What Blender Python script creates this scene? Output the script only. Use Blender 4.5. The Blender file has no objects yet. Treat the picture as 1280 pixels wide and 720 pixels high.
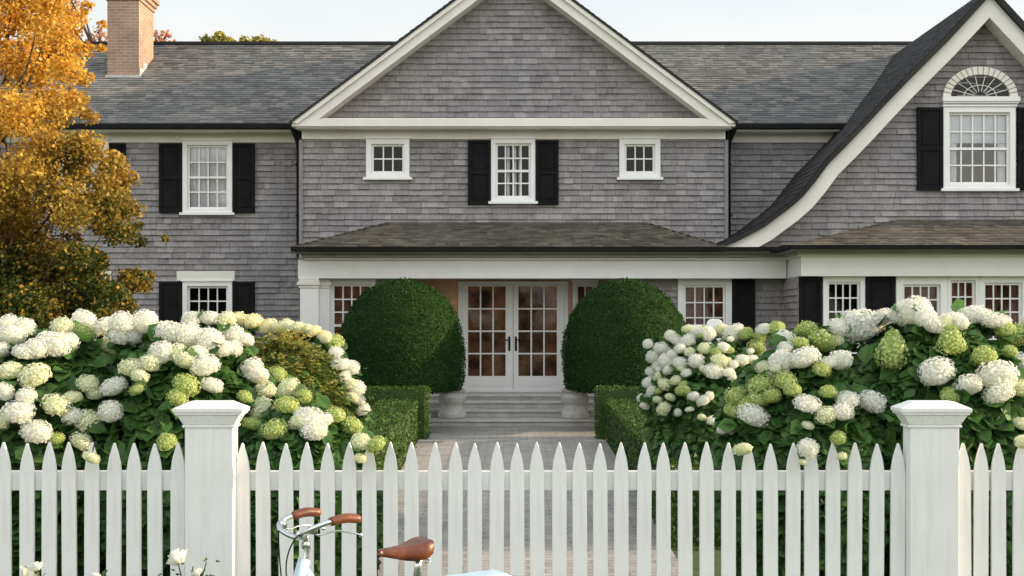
import bpy, math, random
import numpy as np
from mathutils import Vector, Matrix
random.seed(7); rng = np.random.default_rng(7)
S = bpy.context.scene
COL = S.collection
F = 1600.0; CX = 640.0; HY = 405.0; EYE = 1.8
def WX(px, Y): return (px-CX)*Y/F
def WZ(py, Y): return EYE+(HY-py)*Y/F

# ------------------------------------------------------------------ materials
def nmat(name):
    m = bpy.data.materials.new(name); m.use_nodes = True
    nt = m.node_tree; b = nt.nodes['Principled BSDF']
    return m, nt, b
def ramp(nt, fac, stops):
    r = nt.nodes.new('ShaderNodeValToRGB')
    while len(r.color_ramp.elements) < len(stops): r.color_ramp.elements.new(0.5)
    for e, (p, c) in zip(r.color_ramp.elements, stops):
        e.position = p; e.color = (*c, 1)
    nt.links.new(fac, r.inputs[0]); return r.outputs[0]
def noise(nt, scale, detail=4, coord='Object', rough=0.6, stretch=None):
    tc = nt.nodes.new('ShaderNodeTexCoord'); n = nt.nodes.new('ShaderNodeTexNoise')
    n.inputs['Scale'].default_value = scale; n.inputs['Detail'].default_value = detail
    n.inputs['Roughness'].default_value = rough
    if stretch:
        mp = nt.nodes.new('ShaderNodeMapping'); mp.inputs['Scale'].default_value = stretch
        nt.links.new(tc.outputs[coord], mp.inputs[0]); nt.links.new(mp.outputs[0], n.inputs['Vector'])
    else: nt.links.new(tc.outputs[coord], n.inputs['Vector'])
    return n.outputs['Fac']
def mixc(nt, fac, a, b, mode='MIX'):
    m = nt.nodes.new('ShaderNodeMix'); m.data_type = 'RGBA'; m.blend_type = mode
    for sock, v in ((m.inputs[0], fac), (m.inputs[6], a), (m.inputs[7], b)):
        if isinstance(v, (int, float)): sock.default_value = v
        elif isinstance(v, tuple): sock.default_value = (*v, 1)
        else: nt.links.new(v, sock)
    return m.outputs[2]
def bump(nt, b, h, strength=0.3, dist=0.01):
    n = nt.nodes.new('ShaderNodeBump'); n.inputs['Strength'].default_value = strength
    n.inputs['Distance'].default_value = dist
    nt.links.new(h, n.inputs['Height']); nt.links.new(n.outputs[0], b.inputs['Normal'])
def island(nt):
    return nt.nodes.new('ShaderNodeNewGeometry').outputs['Random Per Island']
def m_noise(name, c1, c2, scale=5, rough=0.6, bmp=0.0, bscale=40, metal=0, lo=0.35, hi=0.65):
    m, nt, b = nmat(name)
    nt.links.new(ramp(nt, noise(nt, scale), [(lo, c1), (hi, c2)]), b.inputs['Base Color'])
    b.inputs['Roughness'].default_value = rough; b.inputs['Metallic'].default_value = metal
    if bmp: bump(nt, b, noise(nt, bscale), bmp)
    return m
def m_shingle(name, stops, tint=None, tintfac=0.5, tscale=0.25):
    m, nt, b = nmat(name)
    c = ramp(nt, island(nt), stops)
    g = ramp(nt, noise(nt, 6.0, 5, stretch=(6, 6, 1.0)), [(0.3, (0.72, 0.72, 0.72)), (0.7, (1.18, 1.17, 1.15))])
    c = mixc(nt, 1.0, c, g, 'MULTIPLY')
    big = ramp(nt, noise(nt, tscale, 3), [(0.36, (0.84, 0.84, 0.87)), (0.64, (1.12, 1.10, 1.06))])
    c = mixc(nt, 1.0, c, big, 'MULTIPLY')
    stk = ramp(nt, noise(nt, 1.6, 4, stretch=(2.2, 2.2, 0.22)), [(0.32, (0.84, 0.83, 0.82)), (0.55, (1.03, 1.03, 1.03))])
    c = mixc(nt, 1.0, c, stk, 'MULTIPLY')
    if tint:
        f = ramp(nt, noise(nt, 0.5, 4), [(0.45, (0, 0, 0)), (0.7, (tintfac,)*3)])
        c = mixc(nt, f, c, tint)
    nt.links.new(c, b.inputs['Base Color']); b.inputs['Roughness'].default_value = 0.85
    bump(nt, b, noise(nt, 30, 3, stretch=(4, 4, 0.6)), 0.5, 0.006)
    return m
def m_leaf(name, stops, rough=0.5, trans=0.35, zmix=None, nscale=1.2, spec=0.3):
    m, nt, b = nmat(name)
    c = ramp(nt, island(nt), stops)
    if zmix:                                  # second leaf colour set: share set by height and patchy noise
        stops2, z0, z1 = zmix
        c2 = ramp(nt, island(nt), stops2)
        tc = nt.nodes.new('ShaderNodeTexCoord'); sx = nt.nodes.new('ShaderNodeSeparateXYZ')
        nt.links.new(tc.outputs['Object'], sx.inputs[0])
        mr = nt.nodes.new('ShaderNodeMapRange'); mr.inputs[1].default_value = z0; mr.inputs[2].default_value = z1
        nt.links.new(sx.outputs[2], mr.inputs[0])
        nz = noise(nt, nscale, 4)
        ad = nt.nodes.new('ShaderNodeMath'); ad.operation = 'MULTIPLY_ADD'
        nt.links.new(nz, ad.inputs[0]); ad.inputs[1].default_value = 2.2; ad.inputs[2].default_value = -1.1
        a2 = nt.nodes.new('ShaderNodeMath'); a2.operation = 'ADD'; a2.use_clamp = True
        nt.links.new(ad.outputs[0], a2.inputs[0]); nt.links.new(mr.outputs[0], a2.inputs[1])
        c = mixc(nt, a2.outputs[0], c2, c)
    nt.links.new(c, b.inputs['Base Color']); b.inputs['Roughness'].default_value = rough
    b.inputs['Specular IOR Level'].default_value = spec
    tr = nt.nodes.new('ShaderNodeBsdfTranslucent'); nt.links.new(c, tr.inputs[0])
    mx = nt.nodes.new('ShaderNodeMixShader'); mx.inputs[0].default_value = trans
    nt.links.new(b.outputs[0], mx.inputs[1]); nt.links.new(tr.outputs[0], mx.inputs[2])
    nt.links.new(mx.outputs[0], nt.nodes['Material Output'].inputs[0])
    return m

M = {}
M['siding'] = m_shingle('cedar_siding', [(0, (0.237, 0.221, 0.224)), (0.3, (0.273, 0.256, 0.259)), (0.8, (0.305, 0.287, 0.286)), (1, (0.374, 0.355, 0.347))], (0.185, 0.192, 0.252), 0.3)
M['roof'] = m_shingle('roof_shingle', [(0, (0.102, 0.106, 0.106)), (0.5, (0.149, 0.151, 0.146)), (1, (0.238, 0.221, 0.204))], (0.111, 0.145, 0.153), 0.35)
M['porch_roof'] = m_shingle('porch_roof_shingle', [(0, (0.068, 0.059, 0.047)), (0.5, (0.104, 0.090, 0.070)), (1, (0.171, 0.149, 0.117))], (0.153, 0.144, 0.135), 0.5, 0.8)
M['dark_roof'] = m_shingle('dark_roof_shingle', [(0, (0.016, 0.016, 0.018)), (1, (0.036, 0.036, 0.037))])
M['white'] = m_noise('white_paint', (0.79, 0.785, 0.77), (0.84, 0.835, 0.82), 3, 0.45, 0.05, 60)
M['trim'] = m_noise('cream_trim', (0.72, 0.69, 0.63), (0.79, 0.76, 0.70), 2, 0.5, 0.05, 50)
def fencepaint():
    m, nt, b = nmat('fence_paint')
    c = ramp(nt, noise(nt, 4, 5), [(0.3, (0.76, 0.755, 0.74)), (0.65, (0.82, 0.815, 0.80))])
    st = ramp(nt, noise(nt, 7, 5, stretch=(7, 7, 0.35)), [(0.32, (0.93, 0.925, 0.91)), (0.5, (1, 1, 1))])
    c = mixc(nt, 1.0, c, st, 'MULTIPLY'); sp = ramp(nt, noise(nt, 38, 3), [(0.24, (0.84, 0.81, 0.75)), (0.29, (1, 1, 1))]); c = mixc(nt, 1.0, c, sp, 'MULTIPLY')
    nt.links.new(c, b.inputs['Base Color']); b.inputs['Roughness'].default_value = 0.5; b.inputs['Specular IOR Level'].default_value = 0.35
    bump(nt, b, noise(nt, 16, 5, stretch=(9, 9, 0.4)), 0.45, 0.004); return m
M['fence'] = fencepaint()
M['fascia'] = m_noise('fascia_painted_shade', (0.26, 0.26, 0.22), (0.31, 0.31, 0.265), 3, 0.6)  # grey-olive tone: shade under the cornice painted into fascia and soffit
M['black'] = m_noise('black_paint', (0.007, 0.007, 0.008), (0.012, 0.012, 0.013), 4, 0.75)
M['black'].node_tree.nodes['Principled BSDF'].inputs['Specular IOR Level'].default_value = .12
M['stone'] = m_noise('pale_stone', (0.45, 0.43, 0.40), (0.6, 0.58, 0.55), 8, 0.8, 0.3, 30)
M['step'] = m_noise('step_stone', (0.42, 0.41, 0.39), (0.55, 0.54, 0.52), 4, 0.75, 0.2, 30)
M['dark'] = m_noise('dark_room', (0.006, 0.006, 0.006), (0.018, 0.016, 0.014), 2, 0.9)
M['warm'] = m_noise('warm_room_glow', (0.02, 0.011, 0.008), (0.20, 0.10, 0.045), 2.6, 0.9)
_n = M['warm'].node_tree; _b = _n.nodes['Principled BSDF']; _n.links.new(_b.inputs['Base Color'].links[0].from_socket, _b.inputs['Emission Color']); _b.inputs['Emission Strength'].default_value = 0.12   # no lamps inside: lamplight painted into the room colour as a glow
M['curtain'] = m_noise('curtain_white', (0.76, 0.79, 0.82), (0.84, 0.87, 0.90), 3, 0.9)
M['drape'] = m_noise('drape_brown', (0.13, 0.055, 0.04), (0.22, 0.11, 0.08), 5, 0.9)
M['grass'] = m_noise('lawn', (0.03, 0.06, 0.015), (0.07, 0.11, 0.03), 6, 0.9, 0.6, 90)
M['bark'] = m_noise('bark', (0.05, 0.035, 0.025), (0.10, 0.07, 0.05), 12, 0.9, 0.6, 40)
M['metal'] = m_noise('chrome', (0.6, 0.62, 0.63), (0.75, 0.76, 0.77), 20, 0.22, metal=1)
M['rubber'] = m_noise('rubber', (0.02, 0.02, 0.02), (0.035, 0.035, 0.035), 20, 0.8)
M['leather'] = m_noise('leather', (0.09, 0.024, 0.012), (0.19, 0.055, 0.024), 14, 0.38, 0.15, 120)
M['bikepaint'] = m_noise('bike_paint', (0.42, 0.58, 0.64), (0.50, 0.65, 0.70), 5, 0.22)
M['bikewhite'] = m_noise('rack_paint', (0.42, 0.60, 0.72), (0.52, 0.68, 0.78), 5, 0.3)
M['gold'] = m_noise('brass', (0.5, 0.36, 0.14), (0.6, 0.45, 0.2), 9, 0.3, metal=1)

def glass(mul=.55, add=0.0):
    m, nt, b = nmat('window_glass')
    nt.nodes.remove(b)
    g = nt.nodes.new('ShaderNodeBsdfGlossy'); g.inputs['Roughness'].default_value = 0.03
    t = nt.nodes.new('ShaderNodeBsdfTransparent'); t.inputs[0].default_value = (0.95, 0.96, 0.97, 1)
    f = nt.nodes.new('ShaderNodeFresnel'); f.inputs[0].default_value = 1.55
    a = nt.nodes.new('ShaderNodeMath'); a.operation = 'MULTIPLY_ADD'; a.inputs[1].default_value = mul; a.inputs[2].default_value = add
    n = nt.nodes.new('ShaderNodeBump'); n.inputs['Strength'].default_value = 0.04; n.inputs['Distance'].default_value = 0.02
    nt.links.new(noise(nt, 1.6, 2), n.inputs['Height']); nt.links.new(n.outputs[0], g.inputs['Normal'])
    mx = nt.nodes.new('ShaderNodeMixShader')
    nt.links.new(f.outputs[0], a.inputs[0]); nt.links.new(a.outputs[0], mx.inputs[0])
    nt.links.new(t.outputs[0], mx.inputs[1]); nt.links.new(g.outputs[0], mx.inputs[2])
    nt.links.new(mx.outputs[0], nt.nodes['Material Output'].inputs[0]); return m
m, nt, b = nmat('lampshade'); b.inputs['Base Color'].default_value = (.8, .6, .4, 1); b.inputs['Emission Color'].default_value = (1, .5, .2, 1); b.inputs['Emission Strength'].default_value = 0.4; M['lampshade'] = m
M['glass'] = glass(); M['glass_old'] = glass(1.0, .05)
def brickmat(name, c1, c2, mortar, bw, bh, ms, xz=True, rough=0.85, bs=0.5):
    m, nt, b = nmat(name)
    tc = nt.nodes.new('ShaderNodeTexCoord'); sx = nt.nodes.new('ShaderNodeSeparateXYZ'); cb = nt.nodes.new('ShaderNodeCombineXYZ')
    nt.links.new(tc.outputs['Object'], sx.inputs[0])
    if xz:
        ad = nt.nodes.new('ShaderNodeMath'); nt.links.new(sx.outputs[0], ad.inputs[0]); nt.links.new(sx.outputs[1], ad.inputs[1])
        nt.links.new(ad.outputs[0], cb.inputs[0]); nt.links.new(sx.outputs[2], cb.inputs[1])
    else:
        nt.links.new(sx.outputs[0], cb.inputs[0]); nt.links.new(sx.outputs[1], cb.inputs[1])
    k = nt.nodes.new('ShaderNodeTexBrick'); nt.links.new(cb.outputs[0], k.inputs['Vector'])
    k.inputs['Scale'].default_value = 1; k.inputs['Brick Width'].default_value = bw; k.inputs['Row Height'].default_value = bh
    k.inputs['Mortar Size'].default_value = ms; k.inputs['Color1'].default_value = (*c1, 1); k.inputs['Color2'].default_value = (*c2, 1)
    k.inputs['Mortar'].default_value = (*mortar, 1)
    g = ramp(nt, noise(nt, 2.2, 5), [(0.3, (0.75, 0.75, 0.75)), (0.7, (1.2, 1.18, 1.15))])
    nt.links.new(mixc(nt, 1.0, k.outputs['Color'], g, 'MULTIPLY'), b.inputs['Base Color'])
    b.inputs['Roughness'].default_value = rough
    inv = nt.nodes.new('ShaderNodeMath'); inv.operation = 'SUBTRACT'; inv.inputs[0].default_value = 1
    nt.links.new(k.outputs['Fac'], inv.inputs[1]); bump(nt, b, inv.outputs[0], bs, 0.008)
    return m
M['chimney'] = brickmat('chimney_brick', (0.30, 0.185, 0.13), (0.38, 0.235, 0.16), (0.42, 0.35, 0.30), 0.2, 0.066, 0.007)
M['porchbrick_glow'] = brickmat('porch_brick_glow', (0.62, 0.32, 0.17), (0.74, 0.44, 0.26), (0.55, 0.4, 0.28), 0.22, 0.075, 0.008)  # warm lantern light painted into the brick colour
M['paver'] = brickmat('path_paver', (0.30, 0.29, 0.272), (0.37, 0.355, 0.335), (0.24, 0.23, 0.215), 0.24, 0.12, 0.012, xz=False)

M['hyd'] = m_leaf('hydrangea_leaf', [(0, (0.030, 0.084, 0.018)), (0.6, (0.060, 0.150, 0.031)), (1, (0.108, 0.228, 0.054))], 0.5, 0.3)
M['box'] = m_leaf('boxwood_leaf', [(0, (0.008, 0.028, 0.006)), (0.6, (0.017, 0.053, 0.008)), (1, (0.038, 0.100, 0.014))], 0.65, 0.15, spec=.1)
M['boxl'] = m_leaf('hedge_leaf', [(0, (0.025, 0.060, 0.010)), (0.6, (0.051, 0.102, 0.017)), (1, (0.111, 0.178, 0.034))], 0.45, 0.25)
M['gold_leaf'] = m_leaf('golden_needle', [(0, (0.40, 0.29, 0.06)), (0.5, (0.64, 0.5, 0.13)), (1, (0.8, 0.68, 0.3))], 0.6, 0.3,
                        zmix=([(0, (0.06, 0.12, 0.02)), (0.6, (0.14, 0.21, 0.035)), (1, (0.32, 0.33, 0.07))], 1.45, 2.0), nscale=5)
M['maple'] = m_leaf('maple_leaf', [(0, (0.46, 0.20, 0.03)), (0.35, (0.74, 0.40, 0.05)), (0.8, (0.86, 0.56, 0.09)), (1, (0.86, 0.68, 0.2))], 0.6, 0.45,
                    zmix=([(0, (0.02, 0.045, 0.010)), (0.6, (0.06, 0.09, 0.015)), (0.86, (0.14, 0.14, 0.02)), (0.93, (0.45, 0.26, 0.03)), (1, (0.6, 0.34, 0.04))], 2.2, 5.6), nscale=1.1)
M['far_leaf'] = m_leaf('far_leaf', [(0, (0.13, 0.14, 0.03)), (0.6, (0.30, 0.28, 0.05)), (1, (0.55, 0.45, 0.08))], 0.7, 0.3)
M['far_green'] = m_leaf('far_green_leaf', [(0, (0.03, 0.045, 0.015)), (1, (0.08, 0.11, 0.03))], 0.7, 0.3)
M['pink_leaf'] = m_leaf('rust_leaf', [(0, (0.38, 0.16, 0.08)), (0.6, (0.55, 0.26, 0.14)), (1, (0.66, 0.38, 0.22))], 0.7, 0.4)
M['rose_leaf'] = m_leaf('rose_leaf', [(0, (0.02, 0.05, 0.015)), (1, (0.06, 0.11, 0.03))], 0.45, 0.2)
M['petal_white'] = m_leaf('petal_white', [(0, (0.80, 0.81, 0.68)), (0.3, (0.90, 0.90, 0.83)), (1, (0.94, 0.93, 0.90))], 0.6, 0.5)
M['petal_cream'] = m_leaf('petal_cream', [(0, (0.66, 0.72, 0.42)), (0.4, (0.85, 0.85, 0.62)), (1, (0.92, 0.90, 0.76))], 0.6, 0.4)
M['petal_lime'] = m_leaf('petal_lime', [(0, (0.36, 0.46, 0.12)), (0.5, (0.58, 0.66, 0.24)), (1, (0.74, 0.78, 0.42))], 0.6, 0.4)
M['petal_gold'] = m_leaf('petal_gold', [(0, (0.78, 0.72, 0.36)), (0.5, (0.88, 0.83, 0.52)), (1, (0.92, 0.89, 0.68))], 0.6, 0.4)

# ------------------------------------------------------------------ mesh helpers
def worig(p):
    v = Vector((0, 0, 0))
    while p is not None: v += p.location; p = p.parent
    return v
class MB:
    def __init__(s): s.v = []; s.f = []
    def quad(s, a, b, c, d):
        n = len(s.v); s.v += [tuple(a), tuple(b), tuple(c), tuple(d)]; s.f.append((n, n+1, n+2, n+3))
    def poly(s, pts):
        n = len(s.v); s.v += [tuple(p) for p in pts]; s.f.append(tuple(range(n, n+len(pts))))
    def box(s, x0, x1, y0, y1, z0, z1):
        n = len(s.v)
        s.v += [(x0,y0,z0),(x1,y0,z0),(x1,y1,z0),(x0,y1,z0),(x0,y0,z1),(x1,y0,z1),(x1,y1,z1),(x0,y1,z1)]
        s.f += [(n,n+3,n+2,n+1),(n+4,n+5,n+6,n+7),(n,n+1,n+5,n+4),(n+1,n+2,n+6,n+5),(n+2,n+3,n+7,n+6),(n+3,n,n+4,n+7)]
    def prism(s, pts, y0, y1):           # polygon in xz (counter-clockwise), extruded in y
        n = len(s.v); k = len(pts)
        s.v += [(x, y0, z) for x, z in pts] + [(x, y1, z) for x, z in pts]
        s.f.append(tuple(range(n, n+k))); s.f.append(tuple(range(n+2*k-1, n+k-1, -1)))
        for i in range(k):
            j = (i+1) % k; s.f.append((n+i, n+k+i, n+k+j, n+j))
    def strip(s, A, B, y0, y1):          # ribbon solid between two polylines in xz
        for i in range(len(A)-1):
            s.prism([A[i], B[i], B[i+1], A[i+1]], y0, y1)
    def frustum(s, cx, cy, z0, z1, r0, r1, seg=4, rot=math.pi/4, k=1.0):
        n = len(s.v)
        for z, r in ((z0, r0), (z1, r1)):
            for i in range(seg):
                a = rot+2*math.pi*i/seg; s.v.append((cx+r*math.cos(a), cy+r*math.sin(a)*k, z))
        s.f.append(tuple(n+i for i in range(seg))[::-1]); s.f.append(tuple(n+seg+i for i in range(seg)))
        for i in range(seg):
            j = (i+1) % seg; s.f.append((n+i, n+j, n+seg+j, n+seg+i))
    def lathe(s, cx, cy, prof, seg=24):
        n = len(s.v)
        for r, z in prof:
            for i in range(seg):
                a = 2*math.pi*i/seg; s.v.append((cx+r*math.cos(a), cy+r*math.sin(a), z))
        for q in range(len(prof)-1):
            for i in range(seg):
                j = (i+1) % seg; s.f.append((n+q*seg+i, n+q*seg+j, n+(q+1)*seg+j, n+(q+1)*seg+i))
        s.f.append(tuple(n+i for i in range(seg))[::-1]); s.f.append(tuple(n+(len(prof)-1)*seg+i for i in range(seg)))
    def tube(s, pts, rad, seg=10, smooth=True, caps=True, flat=1.0):
        pts = [Vector(p) for p in pts]
        if not isinstance(rad, (list, tuple)): rad = [rad]*len(pts)
        if smooth and len(pts) > 2:
            np_, nr = [], []
            for i in range(len(pts)-1):
                p0 = pts[max(i-1, 0)]; p1 = pts[i]; p2 = pts[i+1]; p3 = pts[min(i+2, len(pts)-1)]
                for k in range(5):
                    t = k/5
                    np_.append(0.5*((2*p1)+(p2-p0)*t+(2*p0-5*p1+4*p2-p3)*t*t+(3*p1-p0-3*p2+p3)*t**3))
                    nr.append(rad[i]*(1-t)+rad[i+1]*t)
            np_.append(pts[-1]); nr.append(rad[-1]); pts, rad = np_, nr
        n = len(s.v); up = None
        for i, p in enumerate(pts):
            d = (pts[min(i+1, len(pts)-1)]-pts[max(i-1, 0)])
            d = d.normalized() if d.length > 1e-9 else Vector((0, 0, 1))
            if up is None:
                up = Vector((0, 0, 1)) if abs(d.z) < 0.9 else Vector((1, 0, 0))
            a = d.cross(up)
            if a.length < 1e-6: a = d.cross(Vector((1, 0.1, 0)))
            a.normalize(); b = a.cross(d).normalized(); up = b
            for k in range(seg):
                t = 2*math.pi*k/seg; s.v.append(tuple(p+rad[i]*(a*math.cos(t)+b*math.sin(t)*flat)))
        for i in range(len(pts)-1):
            for k in range(seg):
                j = (k+1) % seg; s.f.append((n+i*seg+k, n+i*seg+j, n+(i+1)*seg+j, n+(i+1)*seg+k))
        if caps:
            s.f.append(tuple(n+k for k in range(seg))[::-1]); s.f.append(tuple(n+(len(pts)-1)*seg+k for k in range(seg)))
    def ring(s, c, ax, R, r, seg=40, rs=8, a0=0, a1=2*math.pi):
        c = Vector(c); ax = Vector(ax).normalized(); u = ax.cross(Vector((0, 0, 1))).normalized(); w = u.cross(ax)
        pts = [c+R*(u*math.cos(a0+(a1-a0)*i/seg)+w*math.sin(a0+(a1-a0)*i/seg)) for i in range(seg+1)]
        s.tube(pts, r, rs, smooth=False)
    def ell(s, c, r, seg=20, rings=12):
        n = len(s.v)
        for i in range(rings+1):
            th = math.pi*i/rings
            for k in range(seg):
                a = 2*math.pi*k/seg
                s.v.append((c[0]+r[0]*math.sin(th)*math.cos(a), c[1]+r[1]*math.sin(th)*math.sin(a), c[2]-r[2]*math.cos(th)))
        for i in range(rings):
            for k in range(seg):
                j = (k+1) % seg; s.f.append((n+i*seg+k, n+i*seg+j, n+(i+1)*seg+j, n+(i+1)*seg+k))
    def build(s, name, mat, parent=None, local=False, smooth=False, bevel=0):
        me = bpy.data.meshes.new(name)
        v = np.array(s.v, dtype=float).reshape(-1, 3)
        if parent is not None and not local: v = v-np.array(worig(parent))
        me.from_pydata(v.tolist(), [], s.f); me.update()
        if smooth: me.polygons.foreach_set('use_smooth', [True]*len(me.polygons))
        o = bpy.data.objects.new(name, me); COL.objects.link(o); me.materials.append(M[mat])
        if parent is not None: o.parent = parent
        if bevel:
            b = o.modifiers.new('b', 'BEVEL'); b.width = bevel; b.segments = 2; b.limit_method = 'ANGLE'
        return o
def empty(name, loc, label, cat, group=None, rz=0):
    o = bpy.data.objects.new(name, None); COL.objects.link(o); o.location = loc; o.rotation_euler.z = rz
    o['label'] = label; o['category'] = cat
    if group: o['group'] = group
    o.empty_display_size = 0.1
    return o
def struct(o): o['kind'] = 'structure'; return o

def leaf_arrays(P, N, size, aspect=0.6, fold=0.15, six=False):
    n = len(P); N = N/np.linalg.norm(N, axis=1, keepdims=True)
    R = rng.normal(size=(n, 3)); A = np.cross(N, R); A /= np.linalg.norm(A, axis=1, keepdims=True)
    B = np.cross(N, A); s = size[:, None]
    if not six:
        V = np.stack([P-A*s*.5, P+B*s*.5*aspect-N*s*fold*.3, P+A*s*.5, P-B*s*.5*aspect-N*s*fold*.3], 1)
        Fq = (np.arange(n)[:, None]*4+np.arange(4)[None]).tolist()
        return V.reshape(-1, 3), Fq
    w = aspect*.5
    V = np.stack([P-A*s*.5, P-A*s*.12+B*s*w+N*s*fold, P+A*s*.25+B*s*w*.75+N*s*fold*.8, P+A*s*.5-N*s*.06,
                  P+A*s*.25-B*s*w*.75+N*s*fold*.8, P-A*s*.12-B*s*w+N*s*fold], 1)
    idx = np.arange(n)[:, None]*6
    Fq = np.concatenate([idx+np.array([[0, 1, 2, 3]]), idx+np.array([[0, 3, 4, 5]])], 0).tolist()
    return V.reshape(-1, 3), Fq
def add_leaves(mb, P, N, size, **k):
    V, Fq = leaf_arrays(np.array(P), np.array(N), size, **k)
    n = len(mb.v); mb.v += [tuple(x) for x in V.tolist()]; mb.f += [tuple(i+n for i in q) for q in Fq]
def sph(n):
    d = rng.normal(size=(n, 3)); return d/np.linalg.norm(d, axis=1, keepdims=True)
def lump(d, freq, seed):               # cheap smooth lumpy field on a direction
    r = np.random.default_rng(seed); t = np.zeros(len(d))
    for _ in range(6):
        k = r.normal(size=3)*freq; t += np.sin(d@k+r.uniform(0, 6.28))
    return t/6

# ------------------------------------------------------------------ shingles and walls
def shingles(mb, O, U, V, N, ulen, rows, course, wr, keep, t=0.036, lip=0.010):
    O, U, V, N = map(Vector, (O, U, V, N))
    for r in range(rows):
        v0 = r*course; v1 = v0+course+lip; u = -random.random()*wr[1]
        while u < ulen:
            w = random.uniform(*wr); a, b = max(u, 0), min(u+w-0.004, ulen); u += w
            if b-a < 0.02: continue
            for (ua, ub, va, vb) in keep(a, b, v0, v1):
                if ub-ua < 0.015 or vb-va < 0.02: continue
                tt = t*random.uniform(0.7, 1.35); j = random.uniform(-0.004, 0.004)
                p = lambda uu, vv, nn: tuple(O+U*uu+V*vv+N*nn)
                n = len(mb.v)
                mb.v += [p(ua, va+j, tt), p(ub, va+j, tt), p(ub, vb, 0.003), p(ua, vb, 0.003), p(ua, va+j, 0), p(ub, va+j, 0)]
                mb.f += [(n, n+1, n+2, n+3), (n+4, n+5, n+1, n), (n+4, n, n+3), (n+5, n+2, n+1)]
def wall(name, parent, O, U, N, ulen, z1, holes=(), topf=None, mat='siding', shing=True, course=0.115, z0=0.0, depth=0.14):
    """O at u=0, z=0.  holes = (u0,u1,z0,z1).  topf(u) optional roofline."""
    O, U, N = map(Vector, (O, U, N)); Z = Vector((0, 0, 1)); mb = MB()
    tf = topf or (lambda u: z1)
    xs = {0.0, ulen}
    for h in holes: xs |= {max(h[0], 0), min(h[1], ulen)}
    if topf: xs |= set(np.linspace(0, ulen, 60).tolist())
    xs = sorted(xs)
    p = lambda u, z, n=0: tuple(O+U*u+Z*z+N*n)
    for a, b in zip(xs[:-1], xs[1:]):
        if b-a < 1e-6: continue
        m = (a+b)/2; cuts = sorted((h[2], h[3]) for h in holes if h[0] < m < h[1]); z = z0
        for c0, c1 in cuts:
            if c0 > z+1e-6: mb.quad(p(a, z), p(b, z), p(b, c0), p(a, c0))
            z = max(z, c1)
        ta, tb = tf(a), tf(b)
        if max(ta, tb) > z: mb.quad(p(a, z), p(b, z), p(b, max(tb, z)), p(a, max(ta, z)))
    for h in holes:
        a, b, c, d = h; D = -depth
        mb.quad(p(a, c), p(a, c, D), p(a, d, D), p(a, d)); mb.quad(p(b, c, D), p(b, c), p(b, d), p(b, d, D))
        mb.quad(p(a, c, D), p(a, c), p(b, c), p(b, c, D)); mb.quad(p(a, d), p(a, d, D), p(b, d, D), p(b, d))
    if shing:
        def keep(a, b, v0, v1):
            v0 += z0; v1 += z0
            segs = [(a, b)]
            for h in holes:
                if h[3] <= v0 or h[2] >= v1: continue
                ns = []
                for s, e in segs:
                    if h[1] <= s or h[0] >= e: ns.append((s, e))
                    else:
                        if s < h[0]: ns.append((s, h[0]))
                        if e > h[1]: ns.append((h[1], e))
                segs = ns
            out = [(s, e, v0, min(v1, tf((s+e)/2))) for s, e in segs]
            for h in holes:                       # pieces above / below the opening in a straddling course
                s, e = max(a, h[0]), min(b, h[1])
                if e <= s: continue
                if v0 < h[2] < v1: out.append((s, e, v0, h[2]))
                if v0 < h[3] < v1: out.append((s, e, h[3], v1))
            return [q for q in out if q[3]-q[2] > 0.02 and tf((q[0]+q[1])/2) > q[2]+0.04]
        tm = max(tf(u) for u in np.linspace(0, ulen, 80)) if topf else z1
        shingles(mb, O, U, Z, N, ulen, int((tm-z0)/course), course, (0.12, 0.32), keep)
    return mb.build(name, mat, parent)

# ------------------------------------------------------------------ HOUSE
house = empty('shingle_house', (0, 24, 0), 'grey cedar shingled two storey house with white trim, black shutters and three gables', 'house')
LW, UW = 25.4, 24.6           # wing wall plane, central upper wall plane
def boxline(name, mat, x0, x1, y0, y1, z0, z1, parent=None, bevel=0):
    mb = MB(); mb.box(x0, x1, y0, y1, z0, z1); return mb.build(name, mat, parent or house, bevel=bevel)

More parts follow.
